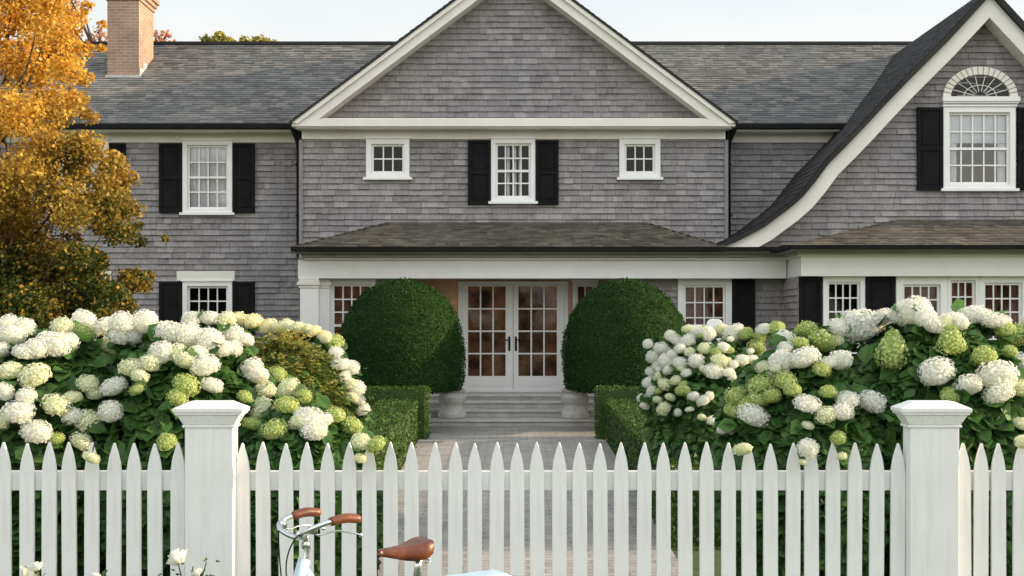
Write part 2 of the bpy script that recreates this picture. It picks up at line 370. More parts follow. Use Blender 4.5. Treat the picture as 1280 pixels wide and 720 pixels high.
def window(px0, px1, py0, py1, Y, cols, rows, cw=0.09, sill=True, curtain=None, meet=True, z_bottom=None, muntin=0.024, room='dark', header=None, glass='glass', painted_sky=0):
    """double hung window; px rect = outside of the casing, seen at plane Y.  Returns its hole."""
    X0, X1, Z1 = WX(px0, Y), WX(px1, Y), WZ(py0, Y); Z0 = z_bottom if z_bottom is not None else WZ(py1, Y)
    mb = MB(); f = Y-0.062
    mb.box(X0, X0+cw, f, Y+0.03, Z0, Z1); mb.box(X1-cw, X1, f, Y+0.03, Z0, Z1)
    mb.box(X0+cw, X1-cw, f, Y+0.03, Z1-cw, Z1); mb.box(X0+cw, X1-cw, f, Y+0.03, Z0, Z0+cw*.7)
    mb.box(X0-0.02, X1+0.02, f-0.03, Y, Z1+0.001, Z1+0.035)
    w = mb.build('window', 'white', house)
    if sill:
        mb = MB(); mb.box(X0-0.05, X1+0.05, f-0.05, Y+0.0, Z0-0.05, Z0-0.001); mb.build('sill', 'white', w)
    gx0, gx1, gz0, gz1 = X0+cw, X1-cw, Z0+cw*.7, Z1-cw
    mb = MB(); s = 0.04; a, b = Y+0.0, Y+0.04
    zm = (gz0+gz1)/2
    mb.box(gx0+.001, gx0+s, a, b, gz0+.001, gz1-.001); mb.box(gx1-s, gx1-.001, a, b, gz0+.001, gz1-.001)
    mb.box(gx0+s, gx1-s, a, b, gz0+.001, gz0+s*1.3); mb.box(gx0+s, gx1-s, a, b, gz1-s, gz1-.001)
    if meet: mb.box(gx0+s, gx1-s, a-0.01, b, zm-s*.55, zm+s*.55)
    ix0, ix1, iz0, iz1 = gx0+s, gx1-s, gz0+s*1.3, gz1-s
    for c in range(1, cols):
        x = ix0+(ix1-ix0)*c/cols; mb.box(x-muntin/2, x+muntin/2, a+.012, b-.003, iz0, iz1)
    for r in range(1, rows):
        z = iz0+(iz1-iz0)*r/rows
        if meet and abs(z-zm) < s: continue
        mb.box(ix0, ix1, a+.010, b-.005, z-muntin/2, z+muntin/2)
    mb.build('sash', 'white', w)
    mb = MB(); g = Y+0.028; mb.quad((ix0, g, iz0), (ix1, g, iz0), (ix1, g, iz1), (ix0, g, iz1)); mb.build('glass', glass, w)
    mb = MB(); D = Y+0.9; e = 0.12; y0 = Y+0.145
    xa, xb, za, zb = gx0-e, gx1+e, gz0-e, gz1+e
    mb.quad((xa, D, za), (xb, D, za), (xb, D, zb), (xa, D, zb)); mb.quad((xa, y0, za), (xa, D, za), (xa, D, zb), (xa, y0, zb))
    mb.quad((xb, y0, za), (xb, D, za), (xb, D, zb), (xb, y0, zb)); mb.quad((xa, y0, za), (xb, y0, za), (xb, D, za), (xa, D, za))
    mb.quad((xa, y0, zb), (xb, y0, zb), (xb, D, zb), (xa, D, zb)); mb.build('interior', room, w)
    if curtain:
        cm, spans = curtain
        mb = MB()
        for s0, s1 in spans:
            n = 40; L = ix1-ix0; pts = []
            for i in range(n+1):
                x = ix0+L*(s0+(s1-s0)*i/n); pts.append((x, Y+0.09+0.02*math.sin(x*52)+0.010*math.sin(x*23)))
            for (p, q) in zip(pts[:-1], pts[1:]): mb.quad((p[0], p[1], gz0-.05), (q[0], q[1], gz0-.05), (q[0], q[1], gz1+.05), (p[0], p[1], gz1+.05))
        mb.build('curtain', cm, w, smooth=True)
    if painted_sky:
        mb = MB(); mb.box(ix0-.02, ix1+.02, Y+.075, Y+.08, gz1-(gz1-gz0)*painted_sky, gz1+.04); mb.box(ix0-.02, ix1+.02, Y+.07, Y+.085, gz1-(gz1-gz0)*painted_sky-.02, gz1-(gz1-gz0)*painted_sky-.001); mb.build('painted_sky', 'curtain', w)  # pale panel behind the panes, painted stand-in for reflected sky
    if header:
        mb = MB(); h = header; mb.box(WX(h[0], Y), WX(h[1], Y), Y-0.066, Y-0.001, WZ(h[3], Y), WZ(h[2], Y)); mb.build('lintel', 'trim', w)
    return (X0+0.03, X1-0.03, Z0+0.03, Z1-0.03)
def shutter(px0, px1, py0, py1, Y, z_bottom=None):
    X0, X1, Z1 = WX(px0, Y), WX(px1, Y), WZ(py0, Y); Z0 = z_bottom if z_bottom is not None else WZ(py1, Y)
    mb = MB(); s = 0.055; f = Y-0.085; k = Y-0.022
    zm = (Z0+Z1)/2
    mb.box(X0+s, X1-s, Y-0.062, k, Z0+s, Z1-s)
    mb.box(X0, X0+s, f, k, Z0, Z1); mb.box(X1-s, X1, f, k, Z0, Z1)
    for z0, z1 in ((Z0, Z0+s*1.3), (zm-s*.6, zm+s*.6), (Z1-s, Z1)): mb.box(X0+s, X1-s, f, k, z0, z1)
    for za, zb in ((Z0+s*1.3, zm-s*.6), (zm+s*.6, Z1-s)): mb.box(X0+s+.04, X1-s-.04, Y-.074, Y-.063, za+.04, zb-.04)
    return mb.build('shutter', 'black', house)
def hl(hole, X): return (hole[0]-X, hole[1]-X, hole[2], hole[3])

# left wing
xl, xc0 = -13.5, WX(378, UW)
xc1 = WX(906, UW)
holes = []
full = lambda a, b: [(a, b)]
holes.append(window(229, 291, 176, 266, LW, 4, 4, curtain=('curtain', [(0, .49), (.51, 1)]), glass='glass_old'))
holes.append(window(229, 291, 352, 0, LW, 4, 6, z_bottom=0.85, header=(222, 294, 339, 351), meet=True))
holes.append(window(75, 137, 176, 266, LW, 4, 4, curtain=('curtain', [(0, .4), (.6, 1)])))
holes.append(window(75, 137, 352, 0, LW, 4, 6, z_bottom=0.85, header=(68, 140, 339, 351)))
for a, b in ((200, 228), (292, 319), (46, 74), (138, 158)):
    shutter(a, b, 180, 266, LW); shutter(a, b, 352, 0, LW, z_bottom=0.85)
wall('wall', house, (xl, LW, 0), (1, 0, 0), (0, -1, 0), xc0-xl+.1, 5.6, [hl(h, xl) for h in holes])
wall('wall', house, (xl, 33.0, 0), (0, -1, 0), (-1, 0, 0), 33.0-LW, 5.7, shing=False)
wall('wall', house, (14.0, 33.0, 0), (-1, 0, 0), (0, 1, 0), 14.0-xl, 5.7, shing=False)
# recessed upper wall on the right of the centre
wall('wall', house, (xc1-.1, LW, 0), (1, 0, 0), (0, -1, 0), 14.0-xc1, 5.6, z0=2.4)
# central upper wall with its gable
ax, az, ex, ez = WX(642, 24.2), 8.71, 4.17, 5.60
def gtop(u):
    x = xc0+u; return az-0.12-(az-ez)*abs(x-ax)/ex
holes = [window(458, 512, 174, 222, UW, 3, 2, meet=False, cw=0.10), window(774, 825, 174, 222, UW, 3, 2, meet=False, cw=0.10),
         window(614, 669, 174, 252, UW, 4, 4, cw=0.085, curtain=('curtain', [(.3, .38), (.5, .6), (.68, .72)]))]
shutter(585, 613, 176, 256, UW); shutter(670, 698, 176, 256, UW)
wall('wall', house, (xc0, UW, 0), (1, 0, 0), (0, -1, 0), xc1-xc0, 9, [hl(h, xc0) for h in holes], topf=gtop, z0=2.66)
for X, n in ((xc0, -1), (xc1, 1)):
    wall('wall', house, (X, UW if n > 0 else LW+.05, 0), (0, 1 if n > 0 else -1, 0), (n, 0, 0), LW-UW+.05, 5.6, z0=2.9)
# main roof
ev, rd = (25.0, 5.70), (29.5, 8.25)
sl = math.hypot(rd[0]-ev[0], rd[1]-ev[1]); V = Vector((0, (rd[0]-ev[0])/sl, (rd[1]-ev[1])/sl)); Nn = Vector((0, -V.z, V.y))
mb = MB()
mb.quad((-14, ev[0], ev[1]), (14.5, ev[0], ev[1]), (14.5, rd[0], rd[1]), (-14, rd[0], rd[1]))
mb.quad((-14, rd[0], rd[1]), (14.5, rd[0], rd[1]), (14.5, 34, ev[1]), (-14, 34, ev[1]))
mb.box(-14, 14.5, ev[0]+.003, ev[0]+.03, ev[1]-.06, ev[1]-.002)
mb.poly([(-13.9, 25, 5.7), (-13.9, 29.5, 8.25), (-13.9, 34, 5.7)])
def keepmain(a, b, v0, v1):
    x = -14+(a+b)/2
    return [(a, b, v0, v1)]
shingles(mb, (-14, ev[0]-.03, ev[1]-.02), (1, 0, 0), V, Nn, 28.5, int(sl/.125), .125, (0.12, 0.3), keepmain, t=0.018)
roof = mb.build('roof', 'roof', house)
mb = MB(); mb.box(-14, 14.5, rd[0]-.09, rd[0]+.09, rd[1]-.02, rd[1]+.045); mb.build('ridge_cap', 'dark_roof', roof)
for a, b in ((-14, WX(366, 24.9)), (WX(918, 24.9), 8.2)):
    boxline('gutter', 'black', a, b, 24.86, 24.985, 5.60, 5.70)
    boxline('soffit', 'trim', a, b, 24.985, LW, 5.56, 5.60)
    boxline('frieze', 'trim', a, b, LW-.05, LW, WZ(178, LW-.05), 5.559)
# central gable roof and rake
gm = MB()
for s in (-1, 1):
    top, bot = (ax, az), (ax+s*ex, ez)
    dx, dz = bot[0]-top[0], bot[1]-top[1]; L = math.hypot(dx, dz); nx, nz = -dz/L*s*s, dx/L
    nrm = Vector((abs(dz)/L*s, 0, abs(dx)/L))
    O = Vector((bot[0]+s*.05, 24.12 if s > 0 else 30.0, bot[1]-.03)); Vv = Vector((-dx/L, 0, -dz/L))
    U = Vector((0, 1 if s > 0 else -1, 0))
    gm.quad(O+nrm*.0, O+U*5.88, O+U*5.88+Vv*(L+.05), O+Vv*(L+.05))
    gm.quad(O+nrm*.038, O+U*5.88+nrm*.038, O+U*5.88+Vv*(L+.05)+nrm*.038, O+Vv*(L+.05)+nrm*.038)
    yf = 24.12
    p = [(O.x, O.z), (O.x+Vv.x*(L+.05), O.z+Vv.z*(L+.05))]
    gm.quad((p[0][0], yf, p[0][1]), (p[1][0], yf, p[1][1]), (p[1][0]+nrm.x*.038, yf, p[1][1]+nrm.z*.038), (p[0][0]+nrm.x*.038, yf, p[0][1]+nrm.z*.038))
    shingles(gm, O+nrm*.040, U, Vv, nrm, 5.88, int(L/.13), .13, (0.12, 0.28), lambda a, b, c, d: [(a, b, c, d)], t=.012)
gm.build('gable_roof', 'dark_roof', house)
mb = MB()
for s in (-1, 1):
    o0, o1 = (ax, az), (ax+s*ex, ez); w = 0.27
    A = [o0, o1]; B = [(ax, az-w), (ax+s*(ex-.42), ez-.0+.03)]
    mb.prism([A[0], B[0], B[1], A[1]] if s < 0 else [A[0], A[1], B[1], B[0]], 24.2, UW)
    w2 = 0.085
    A2 = [(ax, az), (ax+s*(ex+.02), ez)]; B2 = [(ax, az-w2), (ax+s*(ex-.09), ez-.02)]
    mb.prism([A2[0], B2[0], B2[1], A2[1]] if s < 0 else [A2[0], A2[1], B2[1], B2[0]], 24.14, 24.198)
mb.build('bargeboard', 'trim', house)
mb = MB()
mb.box(ax-ex-.02, ax+ex+.02, 24.18, UW, WZ(158, 24.2), WZ(149, 24.2)); mb.box(ax-ex+.05, ax+ex-.05, 24.24, UW, WZ(160, 24.2), WZ(158, 24.2)-.001)
mb.box(ax-ex+.45, ax+ex-.45, 24.26, UW, WZ(149, 24.2)+.001, WZ(147, 24.2))
mb.build('cornice', 'trim', house)
mb = MB(); mb.box(xc0-.04, xc1+.04, UW-.06, UW-.002, WZ(174, 24.55), WZ(163, 24.55)); mb.box(xc0-.08, xc1+.08, UW-.12, UW-.002, WZ(163, 24.55)+.001, WZ(160.5, 24.5))
mb.box(xc0-.04, xc0-.002, UW-.06, LW, WZ(174, 24.55), WZ(163, 24.55)); mb.box(xc1+.002, xc1+.04, UW-.06, LW, WZ(174, 24.55), WZ(163, 24.55))
mb.build('frieze', 'trim', house)
for x in (xc0-.057, xc1-.012):
    mb = MB(); mb.box(x, x+.069, UW-.054, UW+.03, 3.0, 5.33); mb.build('corner_board', 'siding', house)
for x in (xc0-.135, xc1+.135):
    mb = MB(); mb.tube([(x-.12 if x < 0 else x+.12, 24.93, 5.62), (x-.02 if x < 0 else x+.02, 25.0, 5.35), (x, 25.0, 5.1)], .048, 8); mb.tube([(x, 25.0, 5.12), (x, 25.0, 3.1)], .048, 8, smooth=False)
    for z in (4.9, 3.9): mb.box(x-.06, x+.06, 24.945, 25.1, z, z+.03)
    mb.build('downspout', 'black', house, smooth=False)
# porch roof
PE = 22.75
pl, pr = WX(366, PE), WX(906, PE); zt = 3.75; ze = 3.17
tl, tr = WX(487, UW), WX(805, UW)
mb = MB()
mb.quad((pl, PE, ze), (pr, PE, ze), (tr, UW, zt), (tl, UW, zt))
mb.poly([(pl, UW, ze), (pl, PE, ze), (tl, UW, zt)]); mb.poly([(pr, PE, ze), (pr, UW, ze), (tr, UW, zt)])
L = math.hypot(UW-PE, zt-ze); V = Vector((0, (UW-PE)/L, (zt-ze)/L)); Nn = Vector((0, -V.z, V.y)); W = pr-pl
def keepporch(a, b, v0, v1):
    t = min(v1/L, 1); x0 = pl+(tl-pl)*v0/L; x1 = pr+(tr-pr)*v0/L
    a2, b2 = max(a, x0-pl), min(b, x1-pl)
    return [(a2, b2, v0, min(v1, L))] if b2 > a2 else []
shingles(mb, (pl, PE-.02, ze), (1, 0, 0), V, Nn, W, int(L/.115)+1, .115, (0.1, 0.26), keepporch, t=0.018)
for s, xe, xt in ((-1, pl, tl), (1, pr, tr)):
    L2 = math.hypot(xt-xe, zt-ze); V2 = Vector(((xt-xe)/L2, 0, (zt-ze)/L2)); N2 = Vector((s*V2.z*1, 0, abs(V2.x)))
    D = UW-PE
    kp = (lambda a, b, v0, v1: [(a, min(b, D*(1-v0/L2)), v0, min(v1, L2))] ) if s < 0 else (lambda a, b, v0, v1: [(max(a, D*v0/L2), b, v0, min(v1, L2))])
    O = (xe, UW, ze) if s < 0 else (xe, PE, ze)
    shingles(mb, O, (0, -1 if s < 0 else 1, 0), V2, N2, D, int(L2/.125), .125, (0.1, 0.26), kp, t=0.016)
mb.build('porch_roof', 'porch_roof', house)
# entablature of the porch
XB = WX(1000, 22.0)
mb = MB(); mb.box(pl-.02, XB, PE-.1, PE, 3.085, 3.165); mb.build('gutter', 'black', house)
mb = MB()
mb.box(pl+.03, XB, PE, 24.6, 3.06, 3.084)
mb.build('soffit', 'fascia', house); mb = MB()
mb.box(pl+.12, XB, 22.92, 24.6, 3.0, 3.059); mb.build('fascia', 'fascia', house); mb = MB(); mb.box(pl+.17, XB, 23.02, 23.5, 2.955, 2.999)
mb.build('moulding', 'trim', house)
mb = MB(); mb.box(WX(373, 23.15), XB, 23.10, 23.50, 2.625, 2.9549)
mb.box(WX(373, 23.15), WX(373, 23.15)+.3, 23.501, 24.6, 2.625, 2.954)
mb.build('beam', 'white', house)
boxline('porch_ceiling', 'trim', WX(373, 23.15)+.3, 2.1, 23.501, 24.6, 2.66, 2.69)
mb = MB(); mb.box(XB-1.2, 14, 22.9, 23.4, 3.09, 3.115); mb.build('soffit', 'trim', house)
# lower front walls
fl0, fl1 = WX(392, 23.5), WX(505, 23.5)
h = window(409, 470, 349, 0, 23.5, 4, 6, z_bottom=0.95, room='warm')
wall('wall', house, (fl0, 23.5, 0), (1, 0, 0), (0, -1, 0), fl1-fl0, 2.62, [hl(h, fl0)])
wall('wall', house, (fl1, 23.5, 0), (0, 1, 0), (1, 0, 0), 1.1, 2.66)
wall('wall', house, (fl0-.25, 24.65, 0), (0, -1, 0), (-1, 0, 0), 1.15, 2.62)
fr0 = WX(762, 23.5)
h = window(847, 914, 349, 0, 23.5, 4, 5, z_bottom=0.95, room='warm', curtain=('drape', [(0, .62)]), cw=.11)
wall('wall', house, (fr0, 23.5, 0), (1, 0, 0), (0, -1, 0), XB-fr0+.05, 2.62, [hl(h, fr0)])
wall('wall', house, (fr0, 24.6, 0), (0, -1, 0), (-1, 0, 0), 1.1, 2.66)
shutter(915, 943, 349, 0, 23.5, z_bottom=.95)
# alcove back wall with double door
bx0 = fl1-.02; dz0 = 0.50
dX0, dX1 = WX(573, UW), WX(710, UW); dZ1 = WZ(352, UW)
sh = window(716, 747, 352, 0, UW, 2, 5, z_bottom=0.9, cw=.06, room='warm', meet=False)
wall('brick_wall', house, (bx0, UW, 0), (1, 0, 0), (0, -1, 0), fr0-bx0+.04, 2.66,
     [(dX0+.03-bx0, dX1-.03-bx0, 0.4, dZ1-.02), hl(sh, bx0)], mat='porchbrick_glow', shing=False, z0=.3)
boxline('porch_floor', 'step', fl1+.002, fr0-.002, 23.70, UW+.9, 0.0, dz0)
mb = MB(); t = .075
mb.box(dX0, dX0+t, UW-.06, UW+.06, dz0, dZ1); mb.box(dX1-t, dX1, UW-.06, UW+.06, dz0, dZ1); mb.box(dX0+t, dX1-t, UW-.06, UW+.06, dZ1-t*.8, dZ1)
mb.box(dX0+t, dX1-t, UW-.05, UW+.06, dz0+.001, dz0+.03)
door_frame = mb.build('door_frame', 'white', house)
mid = (dX0+dX1)/2
for s in (0, 1):
    a, b = (dX0+t+.003, mid-.004) if s == 0 else (mid+.004, dX1-t-.003)
    z0, z1 = dz0+.032, dZ1-t*.8-.004
    gx0, gx1, gz0, gz1 = WX(585 if s == 0 else 648, UW), WX(632 if s == 0 else 696, UW), WZ(470, UW), WZ(358, UW)
    mb = MB(); y0, y1 = UW-.02, UW+.03
    mb.box(a, gx0, y0, y1, z0, z1); mb.box(gx1, b, y0, y1, z0, z1); mb.box(gx0, gx1, y0, y1, gz1, z1); mb.box(gx0, gx1, y0, y1, z0, gz0)
    for c in (1, 2): x = gx0+(gx1-gx0)*c/3; mb.box(x-.014, x+.014, y0+.01, y1-.01, gz0, gz1)
    for r in (1, 2, 3): z = gz0+(gz1-gz0)*r/4; mb.box(gx0, gx1, y0+.012, y1-.012, z-.014, z+.014)
    mb.box(gx0-.01, gx1+.01, y0-.012, y0, z0+.08, gz0-.07)
    d = mb.build('door', 'white', house)
    mb = MB(); mb.quad((gx0, UW+.005, gz0), (gx1, UW+.005, gz0), (gx1, UW+.005, gz1), (gx0, UW+.005, gz1)); mb.build('glass', 'glass', d)
    hx = (gx1+b)/2 if s == 0 else (a+gx0)/2
    mb = MB(); mb.box(hx-.02, hx+.02, y0-.012, y0-.001, 1.28, 1.56); mb.tube([(hx, y0-.01, 1.5), (hx, y0-.06, 1.5), (hx+(-.07 if s == 0 else .07), y0-.06, 1.49)], .011, 8)
    mb.ell((hx, y0-.03, 1.36), (.02, .02, .02), 10, 8); mb.build('handle', 'black', d)
mb = MB(); y = UW+1.6; mb.quad((dX0-.4, y, .5), (dX1+.4, y, .5), (dX1+.4, y, 2.8), (dX0-.4, y, 2.8))
for x in (dX0-.4, dX1+.4): mb.quad((x, UW+.2, .5), (x, y, .5), (x, y, 2.8), (x, UW+.2, 2.8))
mb.quad((dX0-.4, UW+.2, 2.8), (dX1+.4, UW+.2, 2.8), (dX1+.4, y, 2.8), (dX0-.4, y, 2.8)); mb.quad((dX0-.4, UW+.2, .5), (dX1+.4, UW+.2, .5), (dX1+.4, y, .5), (dX0-.4, y, .5))
mb.build('interior', 'warm', house)
mb = MB()
def stair(x0, x1, y, z0, z1):
    mb.box(x0+.03, x1-.03, y+.04, 23.699, z0, z1-.052); mb.box(x0, x1, y, 23.699, z1-.05, z1)
stair(fl1-.35, fr0+.3, 22.38, 0, .13); stair(fl1+.3, fr0-.3, 22.90, .131, .265); stair(fl1+.3, fr0-.3, 23.28, .266, .40); stair(fl1+.15, fr0-.15, 23.62, .401, .505)
mb.build('step', 'step', house, bevel=.012)
# column at the porch corner
for (a, b, y0, y1) in ((375, 398, 23.1, 23.42), (399, 412, 23.30, 23.499)):
    X0, X1 = WX(a, y0), WX(b, y0); mb = MB()
    mb.box(X0, X1, y0, y1, .25, 2.45); mb.box(X0-.03, X1+.02, y0-.03, y1, 0, .25)
    c = mb.build('column', 'white', house, bevel=.006)
    mb = MB(); mb.box(X0-.02, X1+.01, y0-.02, y1, 2.451, 2.50); mb.box(X0-.05, X1+.03, y0-.05, y1, 2.501, 2.56); mb.box(X0-.02, X1+.01, y0-.02, y1, 2.561, 2.624)
    mb.build('capital', 'trim', c, bevel=.006)

# swept gable on the right
GB, GW = 23.0, 23.4
Opx = [(1237, -6), (1209, 25), (1180, 56), (1155, 81), (1130, 106), (1105, 132), (1080, 159), (1057, 183), (1034, 206), (1017, 229), (1002, 247), (986, 261), (971, 272), (955, 284), (937, 294), (917, 304), (893, 313.2)]
OC = [(WX(x, GB), WZ(y, GB)) for x, y in Opx]
gx = OC[0][0]
def offset(pts, d):
    out = []
    for i, p in enumerate(pts):
        a = pts[max(i-1, 0)]; b = pts[min(i+1, len(pts)-1)]; tx, tz = b[0]-a[0], b[1]-a[1]; l = math.hypot(tx, tz)
        out.append((p[0]-tz/l*d, p[1]+tx/l*d))       # left normal of the travelling direction
    return out
IN = offset(OC, .265); IN = [(min(x, gx), max(z, OC[-1][1])) for x, z in IN]
IN[0] = (gx, OC[0][1]-.40); 
IN2 = offset(OC, .10); IN2[0] = (gx, OC[0][1]-.14); IN2 = [(x, max(z, OC[-1][1])) for x, z in IN2]
mir = lambda pts: [(2*gx-x, z) for x, z in pts]
mb = MB()
mb.strip(OC, IN, GB, GW); mb.strip(mir(IN), mir(OC), GB, GW)
mb.build('bargeboard', 'trim', house)
TOPR = offset(OC, -.10); TOPR[0] = (gx, OC[0][1]+.14)
mb = MB()
mb.strip(TOPR, OC, 22.9, 29.0); mb.strip(mir(OC), mir(TOPR), 22.9, 29.0)
for k in range(len(TOPR)-1):
    p1, p0 = Vector((TOPR[k][0], 0, TOPR[k][1])), Vector((TOPR[k+1][0], 0, TOPR[k+1][1]))
    L = (p1-p0).length; V = (p1-p0)/L; n = Vector((-V.z, 0, V.x)); rows = max(1, round(L/.14))
    shingles(mb, (p0.x, 29.0, p0.z), (0, -1, 0), V, n, 6.12, rows, L/rows, (0.12, 0.28), lambda a, b, c, d: [(a, b, c, d)], t=.013)
mb.build('swept_roof', 'dark_roof', house)
xs_ = [p[0] for p in OC][::-1]; zs_ = [p[1] for p in OC][::-1]
gw0, gw1 = OC[-1][0]+.3, 2*gx-OC[-1][0]-.3
def g2(u):
    x = gw0+u; x = x if x <= gx else 2*gx-x
    return max(float(np.interp(x, xs_, zs_))-.14, 3.06)
h = window(1178, 1268, 134, 236, GW, 5, 4, cw=.10, room='dark', curtain=('curtain', [(0, .14), (.86, 1)]), glass='glass_old', painted_sky=.4)
fx, fz, rx, rz = WX(1224, GW), WZ(122, GW), WX(1260, GW)-WX(1224, GW), 27*GW/F
wall('wall', house, (gw0, GW, 0), (1, 0, 0), (0, -1, 0), gw1-gw0, 8, [hl(h, gw0)], topf=g2, z0=3.08)
shutter(1145, 1177, 135, 238, GW); shutter(1270, 1302, 135, 238, GW)
# fanlight with its ring of wooden blocks
mb = MB(); mb.box(WX(1177, GW), WX(1271, GW), GW-.10, GW-.001, WZ(133, GW)+.04, WZ(128, GW)); mb.box(WX(1176, GW), WX(1272, GW), GW-.13, GW-.001, WZ(128, GW)+.001, WZ(122, GW))
fan = mb.build('fanlight', 'white', house)
mb = MB(); n = 19
for i in range(n):
    a0, a1 = math.pi*(i+.06)/n, math.pi*(i+.94)/n
    q = [(fx+(rx+d)*math.cos(a), fz+(rz+d)*math.sin(a)) for a, d in ((a0, .012), (a0, .16), (a1, .16), (a1, .012))]
    mb.prism(q, GW-.075, GW-.02)
mb.build('arch_block', 'trim', fan, bevel=.008)
mb = MB(); m = 28
mb.poly([(fx+rx*math.cos(math.pi*i/m), GW-.03, fz+rz*math.sin(math.pi*i/m)) for i in range(m+1)]); g = mb.build('pane', 'black', fan)
mb = MB(); mb.poly([(fx+rx*math.cos(math.pi*i/m), GW-.035, fz+rz*math.sin(math.pi*i/m)) for i in range(m+1)]); mb.build('glass', 'glass', fan)
mb = MB()
for i in range(1, 9):
    a = math.pi*i/9; mb.tube([(fx+.12*math.cos(a), GW-.045, fz+.1*math.sin(a)), (fx+rx*math.cos(a), GW-.045, fz+rz*math.sin(a))], .008, 5, smooth=False)
mb.tube([(fx+.3*math.cos(math.pi*i/16), GW-.046, fz+.22*math.sin(math.pi*i/16)) for i in range(17)], .008, 5, smooth=False)
mb.build('muntin', 'trim', fan)

# bay on the right: wall, windows, entablature, hip roof
BW, BE, BG = 22.25, 22.0, 21.6
bl = WX(997, BW); br = 12.5
hs = [window(1028, 1080, 347, 0, BW, 4, 6, z_bottom=.95, room='dark', cw=.075),
      window(1119, 1183, 347, 0, BW, 4, 6, z_bottom=.95, room='warm', cw=.12, curtain=('drape', [(0, 1)]), meet=False),
      window(1183.3, 1222, 347, 0, BW, 3, 6, z_bottom=.95, room='warm', cw=.05, curtain=('drape', [(0, .8)]), meet=False),
      window(1222.3, 1283, 347, 0, BW, 4, 6, z_bottom=.95, room='warm', cw=.09, curtain=('drape', [(0, .4), (.8, 1)]), meet=False)]
shutter(998, 1026, 347, 0, BW, z_bottom=.95); shutter(1082, 1117, 346, 0, BW, z_bottom=.95); shutter(1286, 1318, 346, 0, BW, z_bottom=.95)
wall('wall', house, (bl, BW, 0), (1, 0, 0), (0, -1, 0), br-bl, 2.62, [hl(q, bl) for q in hs])
wall('wall', house, (bl, 23.5, 0), (0, -1, 0), (-1, 0, 0), 1.25, 2.62)
wall('wall', house, (br, BW, 0), (0, 1, 0), (1, 0, 0), 8, 2.62, shing=False)
X0 = XB
mb = MB(); mb.box(X0+.02, br, BE, BW+.1, 2.625, 2.9549); mb.box(X0+.02, X0+.2, BW+.1, 23.5, 2.625, 2.954); mb.build('beam', 'white', house)
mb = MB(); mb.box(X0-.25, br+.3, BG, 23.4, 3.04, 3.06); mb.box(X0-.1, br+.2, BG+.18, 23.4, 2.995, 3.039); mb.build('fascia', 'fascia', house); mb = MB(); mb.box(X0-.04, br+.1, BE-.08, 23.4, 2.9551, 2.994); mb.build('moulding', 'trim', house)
mb = MB(); mb.box(X0-.3, br+.3, BG-.1, BG, 3.06, 3.13); mb.box(X0-.38, X0-.28, BG-.1, 22.7, 3.061, 3.131); mb.build('gutter', 'black', house)
bz0, bz1 = 3.12, WZ(275, GW); hx = WX(1125, GW); e0 = X0-.28
mb = MB(); mb.quad((e0, BG, bz0), (br+.3, BG, bz0), (br+.3, GW, bz1), (hx, GW, bz1)); mb.poly([(e0, GW, bz0), (e0, BG, bz0), (hx, GW, bz1)])
L = math.hypot(GW-BG, bz1-bz0); V = Vector((0, (GW-BG)/L, (bz1-bz0)/L)); Nn = Vector((0, -V.z, V.y))
def keepbay(a, b, v0, v1):
    a2 = max(a, (hx-e0)*v0/L); return [(a2, b, v0, min(v1, L))] if b > a2 else []
shingles(mb, (e0, BG-.02, bz0), (1, 0, 0), V, Nn, br+.3-e0, int(L/.115)+1, .115, (0.1, 0.26), keepbay, t=.018)
L2 = math.hypot(hx-e0, bz1-bz0); V2 = Vector(((hx-e0)/L2, 0, (bz1-bz0)/L2)); N2 = Vector((-V2.z, 0, V2.x)); D = GW-BG
shingles(mb, (e0, GW, bz0), (0, -1, 0), V2, N2, D, int(L2/.125), .125, (0.1, 0.26), lambda a, b, v0, v1: [(a, min(b, D*(1-v0/L2)), v0, min(v1, L2))], t=.016)
mb.build('bay_roof', 'porch_roof', house)

# chimney
cy = 27.5; c0, c1 = WX(134, cy), WX(174, cy)
mb = MB(); mb.box(c0, c1, cy, cy+1.1, 6.6, 8.75)
for k, e in enumerate((.03, .07, .11)): mb.box(c0-e, c1+e, cy-e, cy+1.1+e, 8.75+.09*k+.001, 8.84+.09*k)
mb.box(c0-.03, c1+.03, cy-.03, cy+1.13, 9.021, 9.9)
ch = mb.build('chimney', 'chimney', house, bevel=.008)
mb = MB(); mb.box(c0-.03, c1+.03, cy-.06, cy-.002, 7.09, 7.14); mb.box(c1+.002, c1+.02, cy, cy+.25, 7.15, 7.32); mb.box(c1+.002, c1+.02, cy+.251, cy+.55, 7.25, 7.48); mb.build('flashing', 'step', ch)

# ------------------------------------------------------------------ ground and path
mb = MB(); mb.quad((-600, -200, 0), (600, -200, 0), (600, 1500, 0), (-600, 1500, 0)); struct(mb.build('ground', 'grass'))
mb = MB(); mb.quad((-1.2, 6.6, .006), (1.2, 6.6, .006), (1.5, 22.4, .006), (-1.5, 22.4, .006)); struct(mb.build('path', 'paver'))

